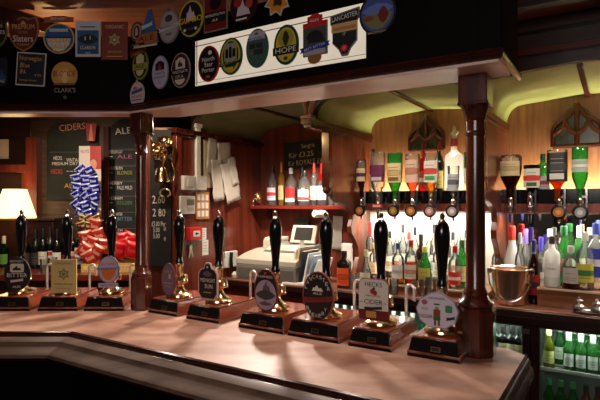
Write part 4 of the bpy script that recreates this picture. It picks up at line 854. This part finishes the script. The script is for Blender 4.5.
# folders and papers right of the till
FL_ = [((232,228,216),.0,.20,-.10),((214,196,150),.02,.22,-.13),((40,44,60),.045,.20,-.16),((236,234,230),.07,.19,-.22),((150,170,190),.095,.18,-.28),((238,236,230),.12,.16,-.36)]
uf = onv(294, 280, 1.66)[0]+.02
FLL = ['cream folder standing against the till side','tan folder second from the till','dark navy ring binder among the papers','white folder right of the navy binder','pale blue folder leaning on the papers','white leaflet leaning furthest right of the papers']
for (c, du, h, an), lb in zip(FL_, FLL):
    t = thing('folder', lb, 'folder', W(uf+du*1.3, 1.60, ZW+.012), RZ, 'folders and papers beside the till')
    M = Matrix.Rotation(-an, 4, 'Y')
    h *= 1.15; MB().box(0,.012,0,.22,.0,h,paint(c,.6),M=M).build('cover', t)
    MB().box(.002,.010,.003,.216,h*.02,h*1.03,PAPER,M=M).build('sheets', t)
t = tag(MB().box(-.12,.1,0,.1,0,.010,PAPER).box(-.1,.13,.01,.12,.010,.014,paint((220,216,206))).build('paper_pile', None, W(uf+.07, 1.55, ZW), (0,0,RZ+.1)), 'loose pile of white paper at the worktop edge beside the till', 'papers')
uj = onv(345.5, 282, 1.64)[0]
m = MB(); 
bottle('squat black bottle with an orange label on the worktop beside the papers', W(uj, 1.62, ZW), onv(345.5, 251, 1.62)[1]-ZW, .048, shape='square', n=5, fl=.6, gl='black', lab=(214,84,40), band=(190,60,30), cap=(14,14,14), lz=(.08,.55), arc=.95, ink=(40,30,20), group='bottles along the back bar worktop')
# bag of white laundry/plastic on the till's right
def sheet(name, label, cat, u, v, z, w, h, m_, rz=RZ, tilt=0, wav=.006, group=None, seed=1):
    rnd = random.Random(seed); nx, nz = 6, 9; b = MB(); P_ = []
    for j in range(nz+1):
        for i in range(nx+1):
            P_.append((w*(i/nx-.5)+rnd.uniform(-1,1)*.003, -abs(wav*math.sin(i*1.3+j*.8+seed))-.002, -h*j/nz+rnd.uniform(-1,1)*.003))
    n_ = len(P_)
    fs = [(j*(nx+1)+i, (j+1)*(nx+1)+i, (j+1)*(nx+1)+i+1, j*(nx+1)+i+1) for j in range(nz) for i in range(nx)]
    b.add(P_, fs, m_)
    o = b.build(name, None, W(u, v, z), (0, tilt, rz))
    sm = o.modifiers.new('thick', 'SOLIDIFY'); sm.thickness = .0015; sm.offset = 1
    return tag(o, label, cat, group)
# papers pinned on the partition cheek (facing left, towards the till)
def onuW(px, py, u): v, z = onu(px, py, u); return v, z
v_, z_ = 1.80, 1.56
sheet('pinned_paper', 'long white paper pinned on the back wall under the shelf end', 'paper', onv(338,215,VB-.01)[0], VB-.006, onv(338,216,VB)[1], .085, .27, PAPER, seed=3, tilt=.05)
sheet('pinned_paper', 'shorter white paper low on the back wall behind the black bottle', 'paper', onv(346,243,VB-.03)[0], VB-.012, onv(346,243,VB)[1], .10, .24, PAPER, seed=5, tilt=-.06)

# ---- left wall fittings: plane u = U0, facing +u.  Local frame: x runs into the depth (v), -y faces out of the wall
RW = RZ+PI/2                   # local +x -> +v,  local -y -> +u
def onwall(px, py): return onu(px, py, U0)
def wbox(x0, x1, y0, y1):
    va, zt_ = onwall(x0, (y0+y1)/2)[0], None
    vb = onwall(x1, (y0+y1)/2)[0]; vm = (va+vb)/2
    cx = (x0+x1)/2
    z1_, z0_ = onwall(cx, y0)[1], onwall(cx, y1)[1]
    return vm, (z0_+z1_)/2, vb-va, z1_-z0_
def wthing(name, label, cat, x0, x1, y0, y1, group=None):
    vm, zc, w, h = wbox(x0, x1, y0, y1)
    return thing(name, label, cat, W(U0, vm, zc), RW, group), w, h
for (x0,x1,lb) in ((180,192,'wide white switch box at the foot of the conduit'),(193,203,'white switch box right of the wider one')):
    t, w, h = wthing('switch_box', lb, 'switch', x0, x1, 176, 190, 'white switch boxes')
    MB().box(-w/2,w/2,-.04,0,-h/2,h/2,PLASTIC).build('case', t, bevel=.004)
    MB().box(-w*.22,w*.22,-.044,-.04,-h*.25,h*.25,WHITE).build('rocker', t, bevel=.001)
t, w, h = wthing('cable_conduit', 'white vertical cable conduit above the switch boxes', 'conduit', 194.5, 198.5, 124, 176)
MB().box(-w/2,w/2,-.025,0,-h/2,h/2,PLASTIC).build('channel', t, bevel=.003)
MB().box(-w*.8,w*.8,-.03,0,h/2-.03,h/2,PLASTIC).build('end_cover', t, bevel=.002)
t, w, h = wthing('thermostat', 'white wall thermostat with small grey display below the switch boxes', 'thermostat', 178, 193, 196, 214)
MB().box(-w/2,w/2,-.025,0,-h/2,h/2,PLASTIC).build('case', t, bevel=.004)
MB().box(-w*.1,w*.4,-.028,-.025,-h*.0,h*.32,mat('lcd',(120,124,100),.3)).box(-w*.1,w*.4,-.027,-.025,-h*.34,-h*.1,paint((190,186,176))).build('display', t)
t, w, h = wthing('key_board', 'small wooden board with rows of white tags on the red wall', 'tag board', 194.5, 208, 192, 219)
MB().box(-w/2,w/2,-.015,0,-h/2,h/2,mat('pine',(190,130,66),.5)).build('board', t, bevel=.002)
for r_ in range(3):
    for c_ in range(3): MB().box(-w*.1,w*.1,-.018,-.015,-h*.11,h*.11,WHITE).build('tag', t, loc=((c_-1)*w*.3,0,(r_-1)*h*.3))
t, w, h = wthing('fire_call_point', 'red fire alarm call point on the red wall', 'fire alarm', 186, 198, 227, 240)
MB().box(-w/2,w/2,-.045,0,-h/2,h/2,mat('fire_red',(214,44,44),.35)).build('case', t, bevel=.004)
MB().box(-w*.28,w*.28,-.048,-.045,-h*.22,h*.22,WHITE).prism([(-w*.16,0),(0,h*.14),(0,h*.05),(w*.16,h*.05),(w*.16,-h*.05),(0,-h*.05),(0,-h*.14)], -.049, -.048, BLACKM).build('break_glass', t)
def note(x0, x1, y0, y1, lb, c=PAPER, name='notice'):
    t, w, h = wthing(name, lb, 'paper note', x0, x1, y0, y1)
    MB().box(-w/2,w/2,-.004,0,-h/2,h/2,c).build('sheet', t)
    m = MB()
    for q in range(4): m.box(-w*.36,w*.3,-.0046,-.004,h*(.3-q*.18),h*(.33-q*.18),paint((120,112,104)))
    m.build('lettering', t)
note(199, 206, 228, 240, 'small white card right of the fire alarm')
note(202, 208, 240, 255, 'white slip of paper lower on the red wall')
note(229, 236, 184, 196, 'tiny pale slip high on the red wall near the corner')
# keys hanging below the alarm
t, w, h = wthing('key_bunch', 'bunch of keys hanging below the fire alarm', 'keys', 186.5, 192, 241, 262)
MB().tube([(.02*math.cos(a), -.012, h*.4+.02*math.sin(a)) for a in [2*PI*k/14 for k in range(14)]], .0025, STEEL, 6, closed=True).build('ring', t)
for i, a in enumerate((-.3, 0, .25)):
    MB().prism([(-.012,.0),(.012,.0),(.014,-.02),(.006,-.03),(.006,-h*.55),(-.004,-h*.6),(-.006,-.03),(-.014,-.02)], -.014-i*.003, -.012-i*.003, BRONZE if i == 1 else STEEL, M=Matrix.Translation((0,0,h*.28)) @ Matrix.Rotation(a,4,'Y')).build('key', t)
# notice board with white papers/cloths
t, w, h = wthing('notice_board', 'cream notice board behind the hanging white papers', 'notice board', 203, 229, 137, 188)
MB().box(-w/2,w/2,-.012,0,-h/2,h/2,paint((206,184,150),.7)).build('board', t)
MB().box(-w/2,w/2,-.018,0,h/2-.01,h/2,MAHOG).build('frame', t)
WSH = [(206,215,139,176,'crumpled white paper hung at the top left of the notice board',.08,11),(214,227,143,172,'white sheet with a red mark hung at the top right of the notice board',-.12,12),(207,218,160,201,'long white bag hanging from the left of the notice board',-.1,13),(215,230,163,203,'long white paper hanging lowest from the notice board',-.28,14),(222,229,158,186,'narrow white paper at the right edge of the notice board',-.3,15)]
for i, (x0,x1,y0,y1,lb,tl,sd) in enumerate(WSH):
    vm, zc, w, h = wbox(x0,x1,y0,y1)
    o = sheet('hanging_paper', lb, 'paper', U0+.016+.008*i, vm, zc+h/2, w, h, mat('hung_paper', (190,180,166), .7), rz=RW, tilt=tl, wav=.010, group='papers hanging on the notice board', seed=sd)
# phone / white device near corner low
t, w, h = wthing('wall_phone', 'white telephone low on the red wall beside the till', 'telephone', 223, 235, 251, 267)
MB().box(-w/2,w/2,-.03,0,-h/2,h/2,PLASTIC).build('body', t, bevel=.006)
MB().tube([(-w*.2,-.05,h*.45),(-w*.28,-.055,0),(-w*.2,-.05,-h*.45)], .014, BLACKM).build('handset', t)
MB().tube([(-w*.2,-.05,-h*.45),(0,-.04,-h*.8),(-.03,-.03,-h*.2-.12),(-.1,-.02,h*.9),(-.12,-.01,h*1.6)], .003, BLACKM, 6).build('cord', t)
t = tag(MB().lathe([(.02,0),(.045,.004),(.05,.03),(.035,.05),(.01,.056)], mat('folded_cloth',(226,222,214),.8), 14, n=3, fl=.7).build('folded_cloth', None, W(U0+.1, 1.6, ZW), (0,0,RZ)), 'folded white cloth on the worktop left of the till', 'cloth')

# ---------------------------------------------------------------- bell chalkboard and menus (walls facing the camera)
def menu(name, label, x0, x1, y0, y1, Y, lines, arch=True, title=None, tcol=CHALK, m_=CHALKB):
    xa, z1_ = onY(x0, y0, Y); xb, z0_ = onY(x1, y1, Y); w = xb-xa; h = z1_-z0_
    t = thing(name, label, 'chalkboard', ((xa+xb)/2, Y, z0_), 0, None)
    if arch:
        p = [(-w/2,0),(w/2,0),(w/2,h*.82)]+[(w/2*math.cos(a), h*.82+h*.18*math.sin(a)) for a in [PI*k/14 for k in range(1,14)]]+[(-w/2,h*.82)]
        MB().prism(p, -.02, 0, m_).build('board', t, bevel=.003)
    else: MB().box(-w/2,w/2,-.02,0,0,h,m_).build('board', t, bevel=.003)
    if title:
        d = MB(); d.text(title, 0, h*.915, .085, tcol, -.022, w=w*.5, rot=.1); d.build('title_writing', t)
    for tx_, cx, y, s_, c_, ww in lines:
        z_ = onY(0, y, Y)[1]-z0_
        d = MB()
        if tx_ == '_': d.box(-w/2+.02, w/2-.02, -.0225, -.0215, z_-.004, z_+.004, c_).box(-w/2+.03, w/2-.03, -.0225, -.0215, z_-.009, z_-.006, mat('board_edge_line',(120,116,104),.8))
        else: d.text(tx_, cx*w, z_, s_, c_, -.022, w=ww*w)
        d.build('board_divider' if tx_ == '_' else 'chalk_line', t)
    return t, w, h
STRIP = mat('board_divider', (10,10,10), .5)
YW = 4.69
al = []
for i, (y, a, b, c) in enumerate(((153,'STOCKPORT','ALE',PINK),(169,'BLACKBURN','BLONDE',YELC),(184,'DERBY','PALE MILD',CHALK),(199,'OLDHAM','GOLDEN',GRNC),(215,'LANCASTER','BITTER',BLUC),(231,'NORTH','STAR',SALM))):
    al += [('_',0,y-3.6,.01,STRIP,1),(a,-.24,y-.6,.04,CHALK,.34),('--',-.36,y+3.4,.05,CHALK,.1),(b,-.02,y+4,.05,c,.36)]
menu('ales_menu', 'tall arched black chalkboard headed ALES left of the left column', 105.5, 147, 119, 264, YW, al, True, 'ALES')
menu('ciders_menu', 'arched dark green chalkboard headed CIDERS on the plank wall', 47.5, 99, 121, 200, YW, [('_',-.0,151.5,.01,STRIP,1),('HECKS',-.28,158.5,.05,CHALK,.16),('VINTAGE',.04,160.5,.05,CHALK,.3),('MEDIUM DRY',-.14,164,.04,CHALK,.5),('HECKS',-.3,172,.06,mat('red_chalk',(200,60,60),.9),.22),('-----',.06,171,.05,CHALK,.34),('ALE',-.04,186,.06,mat('orange_chalk',(210,150,70),.9),.22)], True, 'CIDERS', SALM, mat('green_chalkboard', (20,23,14), .6, noise=((34,38,22),(6,6,6),.4,.7)))
menu('price_menu', 'narrow black chalkboard of prices behind the brass bell', 151, 172, 130, 266, 3.615, [('£2.60',.0,157,.07,CHALK,.5),('£2.60',.0,172,.07,CHALK,.5),('2.60',-.1,200,.08,CHALK,.6),('2 80',-.08,213,.08,CHALK,.6),('£5.00 Per',-.1,224,.05,CHALK,.66),('5.00',-.2,230,.05,CHALK,.3),('5.00',-.2,236,.05,CHALK,.3),('*',.2,231,.08,CHALK,.12),('*',.2,241,.08,CHALK,.1)], False)
# bell
xb_, zb_ = onY(162, 182, 3.50)
t = thing('brass_bell', 'brass ship bell hanging from an ornate brass bracket by the price chalkboard', 'bell', (xb_, 3.50, zb_), 0)
MB().lathe([(.050,0),(.052,.004),(.045,.02),(.036,.06),(.030,.09),(.02,.105),(.008,.112)], BRASS, 28).build('bell', t)
MB().lathe([(.006,-.02),(.012,-.012),(.006,-.002),(.003,.05)], BRONZE, 12).build('clapper', t)
br = MB(); rnd = random.Random(4)
for k in range(13):
    a = rnd.uniform(0, 2*PI); px_, pz_ = -.05+.1*rnd.random(), .15+.16*rnd.random()
    pts = [(px_+.035*(1-q*.6)*math.cos(a+q*5), .02+.02*math.sin(q*4+k), pz_+.035*(1-q*.6)*math.sin(a+q*5)) for q in [i/10 for i in range(11)]]
    br.tube(pts, .008, BRASS, 7, rr=[.010-.0006*i for i in range(11)])
br.tube([(0,0,.11),(.01,.01,.16),(-.03,.04,.22),(-.04,.06,.30),(-.02,.1,.33)], .01, BRASS)
br.tube([(.06,.04,.0),(.075,.04,.08),(.06,.04,.15),(.07,.05,.24),(.03,.08,.31)], .009, BRASS)
br.build('scroll_bracket', t)
xh, zh = onY(165, 193, 3.50)
M = Matrix.Translation((xh-xb_, 0, zh-zb_))
MB().tube([(.036*math.cos(a), 0, .028*math.sin(a)) for a in [PI*(-.35+1.7*k/14) for k in range(15)]], .006, mat('pale_brass',(206,190,150),.3,.8), 8, M=M).tube([(0,0,.028),(0,0,.06)], .003, BRONZE, M=M).build('pull_handle', t)

# ---------------------------------------------------------------- left background
ZL = 1.05
m = MB(); m.box(-3.0, -1.2, 3.88, 4.60, ZL-.05, ZL, wood('left_worktop', (92,28,20), (120,44,30), .3, 'x', .4)).box(-3.0, -1.2, 3.92, 4.58, 0, ZL-.05, wood('left_cupboard', (46,16,12), (66,24,18), .4, 'x', .2))
tag(m.build('side_worktop', None, None, None, .004), 'dark red wooden counter under the wine bottles and snack boxes at the left', 'worktop')
def wn(px, ytop, Y, label, lab=(226,216,196), cap=(20,14,14), **k):
    x_, _ = onY(px, 250, Y); zt_ = onY(px, ytop, Y)[1]
    k.setdefault('gl', 'black'); k.setdefault('shape', 'wine'); k.setdefault('lz', (.1,.42))
    o = bottle(label, (x_, Y, ZL), zt_-ZL, .037, lab=lab, cap=cap, group='wine bottles on the left counter', rz=-RZ, arc=1.3, capl=.18, **k)
wn(35.5, 230, 4.25, 'dark wine bottle with black label, leftmost of the row behind the pumps', lab=(46,42,40), ink=(150,140,120))
wn(43, 228, 4.25, 'wine bottle with plain white label left of the red labelled one', lab=(216,206,190))
wn(50, 227, 4.30, 'wine bottle with red and white label', lab=(214,206,196), band=(190,40,34), bz=.8)
wn(57, 229, 4.22, 'wine bottle with white label right of the red labelled one', lab=(222,216,210))
wn(66, 226, 4.35, 'wine bottle with bare dark glass behind the second hand pump', lab=(190,60,50), lz=(.16,.3))
wn(72.5, 228, 4.3, 'wine bottle with a low red banded label right of the second hand pump', lab=(200,170,150), band=(180,50,40))
wn(79.5, 226, 4.22, 'wine bottle with a tall cream label', lab=(232,224,206), lz=(.12,.5), band=(120,110,100), bz=.3)
wn(88.5, 228, 4.28, 'wine bottle with short white label, rightmost of the row', lab=(230,224,214), lz=(.2,.46))
wn(26, 232, 4.3, 'shadowed wine bottle half hidden behind the leftmost pump handle', lab=(60,54,46), ink=(120,110,90))
wn(4, 236, 4.35, 'green cider bottle at the left edge of the photo', gl='dkgreen', lab=(100,150,60), cap=(200,190,160))
# table lamp
xl, zl = onY(15, 219, 4.46)
t = thing('cabinet', 'dark low cabinet carrying the glowing table lamp', 'cabinet', (onY(22,0,4.45)[0]-.12, 4.48, ZL), 0)
zc = onY(0,221,4.3)[1]
MB().box(-.30,.42,-.08,.1,0,zc-ZL,DARK).build('body', t, bevel=.003)
MB().box(-.32,.44,-.1,.11,zc-ZL,zc-ZL+.02,mat('cabinet_top',(60,44,32),.35)).build('top', t, bevel=.002)
t = thing('table_lamp', 'glowing cream table lamp at the left edge', 'lamp', (xl, 4.46, zc+.02), 0)
MB().lathe([(.05,0),(.052,.008),(.02,.014),(.012,.03),(.01,.06)], BRASS, 20).build('lamp_base', t)
SHADE = mat('lamp_shade', (250,225,170), .7, emit=1.25, ecol=(255,222,160), noise=((236,206,150),(60,60,2),.4,.6))
r0, r1 = .172, .095; z0_, z1_ = .005, .255
MB().lathe([(r0,z0_),(r1,z1_),(r1-.003,z1_),(r0-.003,z0_)], SHADE, 40).build('lamp_shade', t)
# snack display
XS = onY(0,0,4.30)[0]
t = thing('snack_card', 'tall hanging card with a portrait behind the blue snack packets', 'display card', (onY(90,0,4.36)[0], 4.36, onY(0,228,4.36)[1]), 0)
cw_ = .19; chh = onY(0,146,4.36)[1]-onY(0,228,4.36)[1]
MB().box(-cw_/2,cw_/2,0,.006,0,chh,paint((206,190,180))).box(0,cw_/2,-.001,0,chh-.2,chh,paint((170,44,40))).prism(oval(.06,.09,.03,chh-.16), -.004,-.002,paint((200,140,110))).prism(oval(.1,.2,.02,chh-.3), -.003,-.001,paint((40,34,70))).text('NUTS',-.045,chh-.05,.04,paint((150,30,30)),-.002,w=.07).build('card', t)
def packet(name, label, cat, loc, w, h, d, base, accent, rx=0, ry=0, rz=0, group=None, word=None):
    t = thing(name, label, cat, loc, rz, group); t.rotation_euler = (rx, ry, rz)
    acc = lambda i, j: 4 <= j < 6 and i > 1 and i < 7 or (i+j*2) % 11 == 3
    nx, nz = 8, 10; vs = []; rnd = random.Random(int(loc[0]*997+loc[2]*7919))
    for side in (-1, 1):
        for j in range(nz+1):
            for i in range(nx+1):
                a, b = i/nx*2-1, j/nz*2-1
                k = max(0, (1-a**4))*max(0, (1-b**4)); k = k**.6
                vs.append((a*w/2*(1-.05*(1-abs(b))), side*(d/2*k+.0006)+rnd.uniform(-1,1)*.0015*(k > .1), b*h/2))
    o_ = (nx+1)*(nz+1); fa, fb = [], []
    for s_ in (0,1):
        for j in range(nz):
            for i in range(nx):
                q = [s_*o_+j*(nx+1)+i, s_*o_+j*(nx+1)+i+1, s_*o_+(j+1)*(nx+1)+i+1, s_*o_+(j+1)*(nx+1)+i]
                if s_: q = q[::-1]
                (fb if (acc(i, j) or j == 0 or j == nz-1) else fa).append(q)
    m = MB(); m.add(vs, fa, mat('foil_%d_%d_%d' % base, base, .25, .3)); k0 = m.mi(mat('foil_%d_%d_%d' % accent, accent, .3, .2))
    for f in fb: m.f.append(f); m.m.append(k0)
    m.build('wrapper', t, sharp=.9)
for r_ in range(6):
    for c_ in range(2 if r_ in (0,5) else 3):
        px = 76+c_*9.2+(4 if r_ in (0,5) else 0)+random.uniform(-1,1); py = 170+r_*8.6+c_*1.2
        x_, z_ = onY(px, py, 4.30)
        packet('nut_packet', 'small blue and white snack packet in the hanging bunch left of the ALES board', 'snack packet', (x_, 4.325-r_*.003-c_*.012, z_), .088, .085, .034, (24,36,150), (190,190,220), rx=.25, ry=random.uniform(-.8,.5), rz=random.uniform(-.4,.4), group='blue snack packets on the card')
for r_ in range(2):
    for c_ in range(3):
        x_, z_ = onY(81+c_*8, 219+r_*7, 4.28)
        packet('peanut_packet', 'brown and gold nut packet at the bottom of the hanging bunch', 'snack packet', (x_, 4.30-c_*.01-r_*.01, z_), .08, .075, .026, (110,62,40), (210,180,130), rx=.2, ry=random.uniform(-.6,.4), group='brown nut packets on the card')
def box_open(name, label, x0, x1, ytop, Y, depth):
    xa, z1_ = onY(x0, ytop, Y); xb, _ = onY(x1, ytop, Y); w = xb-xa; h = z1_-ZL
    t = thing(name, label, 'box', ((xa+xb)/2, Y, ZL), 0, 'cardboard snack boxes')
    c = mat('cardboard_print', (206,160,90), .7)
    MB().box(-w/2,w/2,0,.004,0,h,c).box(-w/2,w/2,depth-.004,depth,0,h,c).box(-w/2,-w/2+.004,.004,depth-.004,0,h,c).box(w/2-.004,w/2,.004,depth-.004,0,h,c).box(-w/2+.004,w/2-.004,.004,depth-.004,0,.004,c).build('carton', t)
    m = MB(); m.box(-w*.4,w*.4,-.0006,0,h*.3,h*.75,paint((222,200,120))); m.text('CRISPS',0,h*.5,h*.4,paint((150,60,40)),-.0012,w=w*.5); m.build('print', t)
box_open('snack_box', 'tan cardboard snack box left of the third hand pump', 81, 106, 264, 4.02, .28)
box_open('snack_box', 'tan cardboard snack box right of the third hand pump', 113, 137.5, 263, 4.02, .28)
for i, (px, py, Y, ry) in enumerate(((84,250,4.12,.6),(92,244,4.18,.3),(99,236,4.24,-.3),(90,258,4.10,-.5),(97,252,4.10,.5),(103,246,4.22,.1),(86,238,4.2,-.2),(95,226,4.26,.2))):
    x_, z_ = onY(px, py, Y)
    packet('crisp_packet', 'red and white crisp packet heaped in the left snack box', 'crisp packet', (x_, Y, max(z_, ZL+.08)), .105, .13, .045, (196,56,44), (222,150,130), rx=.2, ry=ry, rz=random.uniform(-.4,.4), group='red crisp packets in the left box')
for i, (px, py, Y, ry) in enumerate(((118,250,4.12,.3),(125,247,4.16,-.3),(132,250,4.12,.2),(121,241,4.22,.0),(129,240,4.24,.4),(136,244,4.2,-.2))):
    x_, z_ = onY(px, py, Y)
    packet('crisp_packet', 'plain bright red crisp packet in the right snack box', 'crisp packet', (x_, Y, max(z_, ZL+.09)), .12, .15, .05, (206,30,40), (226,60,60), rx=.2, ry=ry, rz=random.uniform(-.4,.4), group='bright red crisp packets in the right box')
# glasses by the left pumps on the shelf below
for px, lb in ((46,'upturned clear glass behind the first two hand pumps'),(48.8,'second upturned clear glass behind the first two hand pumps')):
    x_, _ = onY(px, 0, 3.96); tag(MB().lathe([(.03,0),(.036,.11),(.034,.11),(.028,.005)], CLEAR, 16).build('pint_glass', None, (x_-.02, 3.98 if px < 47 else 4.06, ZL)), lb, 'glass')
# notice at far left and red ribbon hung over the card
xx, zz = onY(3, 149, 4.67)
t = thing('wall_notice', 'pale notice on the dark wall at the far left', 'notice', (xx, 4.675, zz), 0)
MB().box(-.05,.05,-.004,0,-.09,.09,paint((190,176,156))).build('sheet', t)
t = thing('red_pennant', 'small red pennant hanging between the two arched menus', 'pennant', (onY(91,0,4.6)[0], 4.6, onY(0,141,4.6)[1]), 0)
MB().prism([(-.035,0),(.035,0),(.05,.16),(-.05,.16)], 0, .004, mat('red_cloth',(170,50,40),.6)).prism([(-.02,0),(.02,0),(.006,.15),(-.006,.15)], -.002, -.0005, mat('pink_cloth',(214,140,120),.6)).build('cloth', t)

# ---------------------------------------------------------------- lights
def lamp(kind, name, loc, energy, col=(1,.78,.55), size=.05, target=None, sy=None, angle=None, blend=.6):
    l = bpy.data.lights.new(name, kind); l.energy = energy; l.color = col
    if kind == 'AREA':
        l.shape = 'RECTANGLE'; l.size = size; l.size_y = sy or size
    else: l.shadow_soft_size = size
    if kind == 'SPOT': l.spot_size = angle or 1.6; l.spot_blend = blend
    o = bpy.data.objects.new(name, l); COL.objects.link(o); o.location = loc
    if target is not None:
        d = Vector(target)-Vector(loc); o.rotation_euler = d.to_track_quat('-Z', 'Y').to_euler()
        if kind == 'AREA' : pass
    return o
PK = (1,.80,.70)
for u_ in (.3, .75, 1.2):
    lamp('SPOT', 'canopy_downlight', W(u_, .17, ZC-.03), 6, PK, .02, W(u_+.0, .0, 1.1), angle=2.4, blend=.9)
for x_ in (-1.0, -1.4):
    lamp('SPOT', 'canopy_downlight', (x_, YF+.07, ZC-.03), 4, PK, .02, (x_, YF-.1, 1.1), angle=2.4, blend=.9)
def strip(a, b, v, z, e, col, up, name, w=.03):
    o = lamp('AREA', name, W((a+b)/2, v, z), e, col, b-a, sy=w)
    o.rotation_euler = (up, 0, RZ); return o
UPC = (1,.90,.68)
strip(U1+.06, U2-.06, 1.97, 1.67, 5.5, UPC, PI-.3, 'rail_strip_middle')
strip(U2+.06, U3-.06, 1.97, 1.67, 5.5, UPC, PI-.3, 'rail_strip_right')
strip(U1+.06, U2-.06, 1.86, 1.54, 7, (1,.95,.86), .1, 'bottle_fill_strip_middle')  # unseen strip added under the rail to brighten bottles and white panel
strip(U2+.06, U3-.06, 1.85, 1.54, 7, (1,.94,.84), .0, 'bottle_fill_strip_right')  # unseen strip added below the right rail to lift its bottles
# the bright lamps hung over the till recess also light the counter and throw the column shadows forward
lamp('SPOT', 'recess_flood', W(-.10, 1.05, 2.14), 66, (1,.84,.74), .05, W(.15, -.2, 1.1), angle=1.9, blend=.7)
lamp('SPOT', 'shelf_fill_spot', W(.02, 1.60, 2.10), 34, (1,.86,.74), .02, W(-.25, 1.93, 1.6), angle=1.1, blend=.8)  # unseen spot added so the shelf bottles catch light
for u_, e in ((-.35, 36), (.0, 14)):
    lamp('SPOT', 'recess_spot', W(u_, 1.28, 2.20), e, (1,.86,.72), .03, W(u_-.1, 1.75, 1.0), angle=1.7, blend=.8)
for u_ in (.45, .95, 1.5, 1.95):
    lamp('SPOT', 'bay_fill_spot', W(u_, 1.27, 2.22), 9.5, (1,.88,.72), .03, W(u_, 1.80, 1.25), angle=1.7, blend=.8)  # unseen spots added to light the bottle fronts
lamp('POINT', 'ceiling_glow', (-1.28, 2.62, 2.22), 5, (1,.6,.25), .03)
lamp('POINT', 'lamp_bulb', (xl, 4.46, zc+.12), 2.0, (1,.75,.42), .03)
lamp('SPOT', 'menu_fill_spot', (-1.75, 3.2, 2.42), 46, (1,.84,.66), .03, (-1.95, 4.4, 1.15), angle=1.7, blend=.8)  # extra unseen light added for the menus, crisps and wine bottles
lamp('SPOT', 'bell_fill_spot', (-.95, 2.95, 2.42), 18, (1,.84,.66), .03, (-1.0, 3.6, 1.7), angle=1.5, blend=.8)  # unseen light added to keep the brass bell from going black
lamp('AREA', 'customer_side_fill', (-.6, -.8, 2.4), 17, (1,.90,.84), 1.2, (0.1, 2, 1.1))  # unseen fill added high behind the camera for clips and handles
wd = bpy.data.worlds.new('world'); S.world = wd; wd.use_nodes = True
wd.node_tree.nodes['Background'].inputs[0].default_value = (.5,.42,.38,1); wd.node_tree.nodes['Background'].inputs[1].default_value = .04
S.view_settings.view_transform = 'Standard'; S.view_settings.look = 'None'; S.view_settings.gamma = 1; S.view_settings.use_curve_mapping = False
S.view_settings.exposure = 0.75
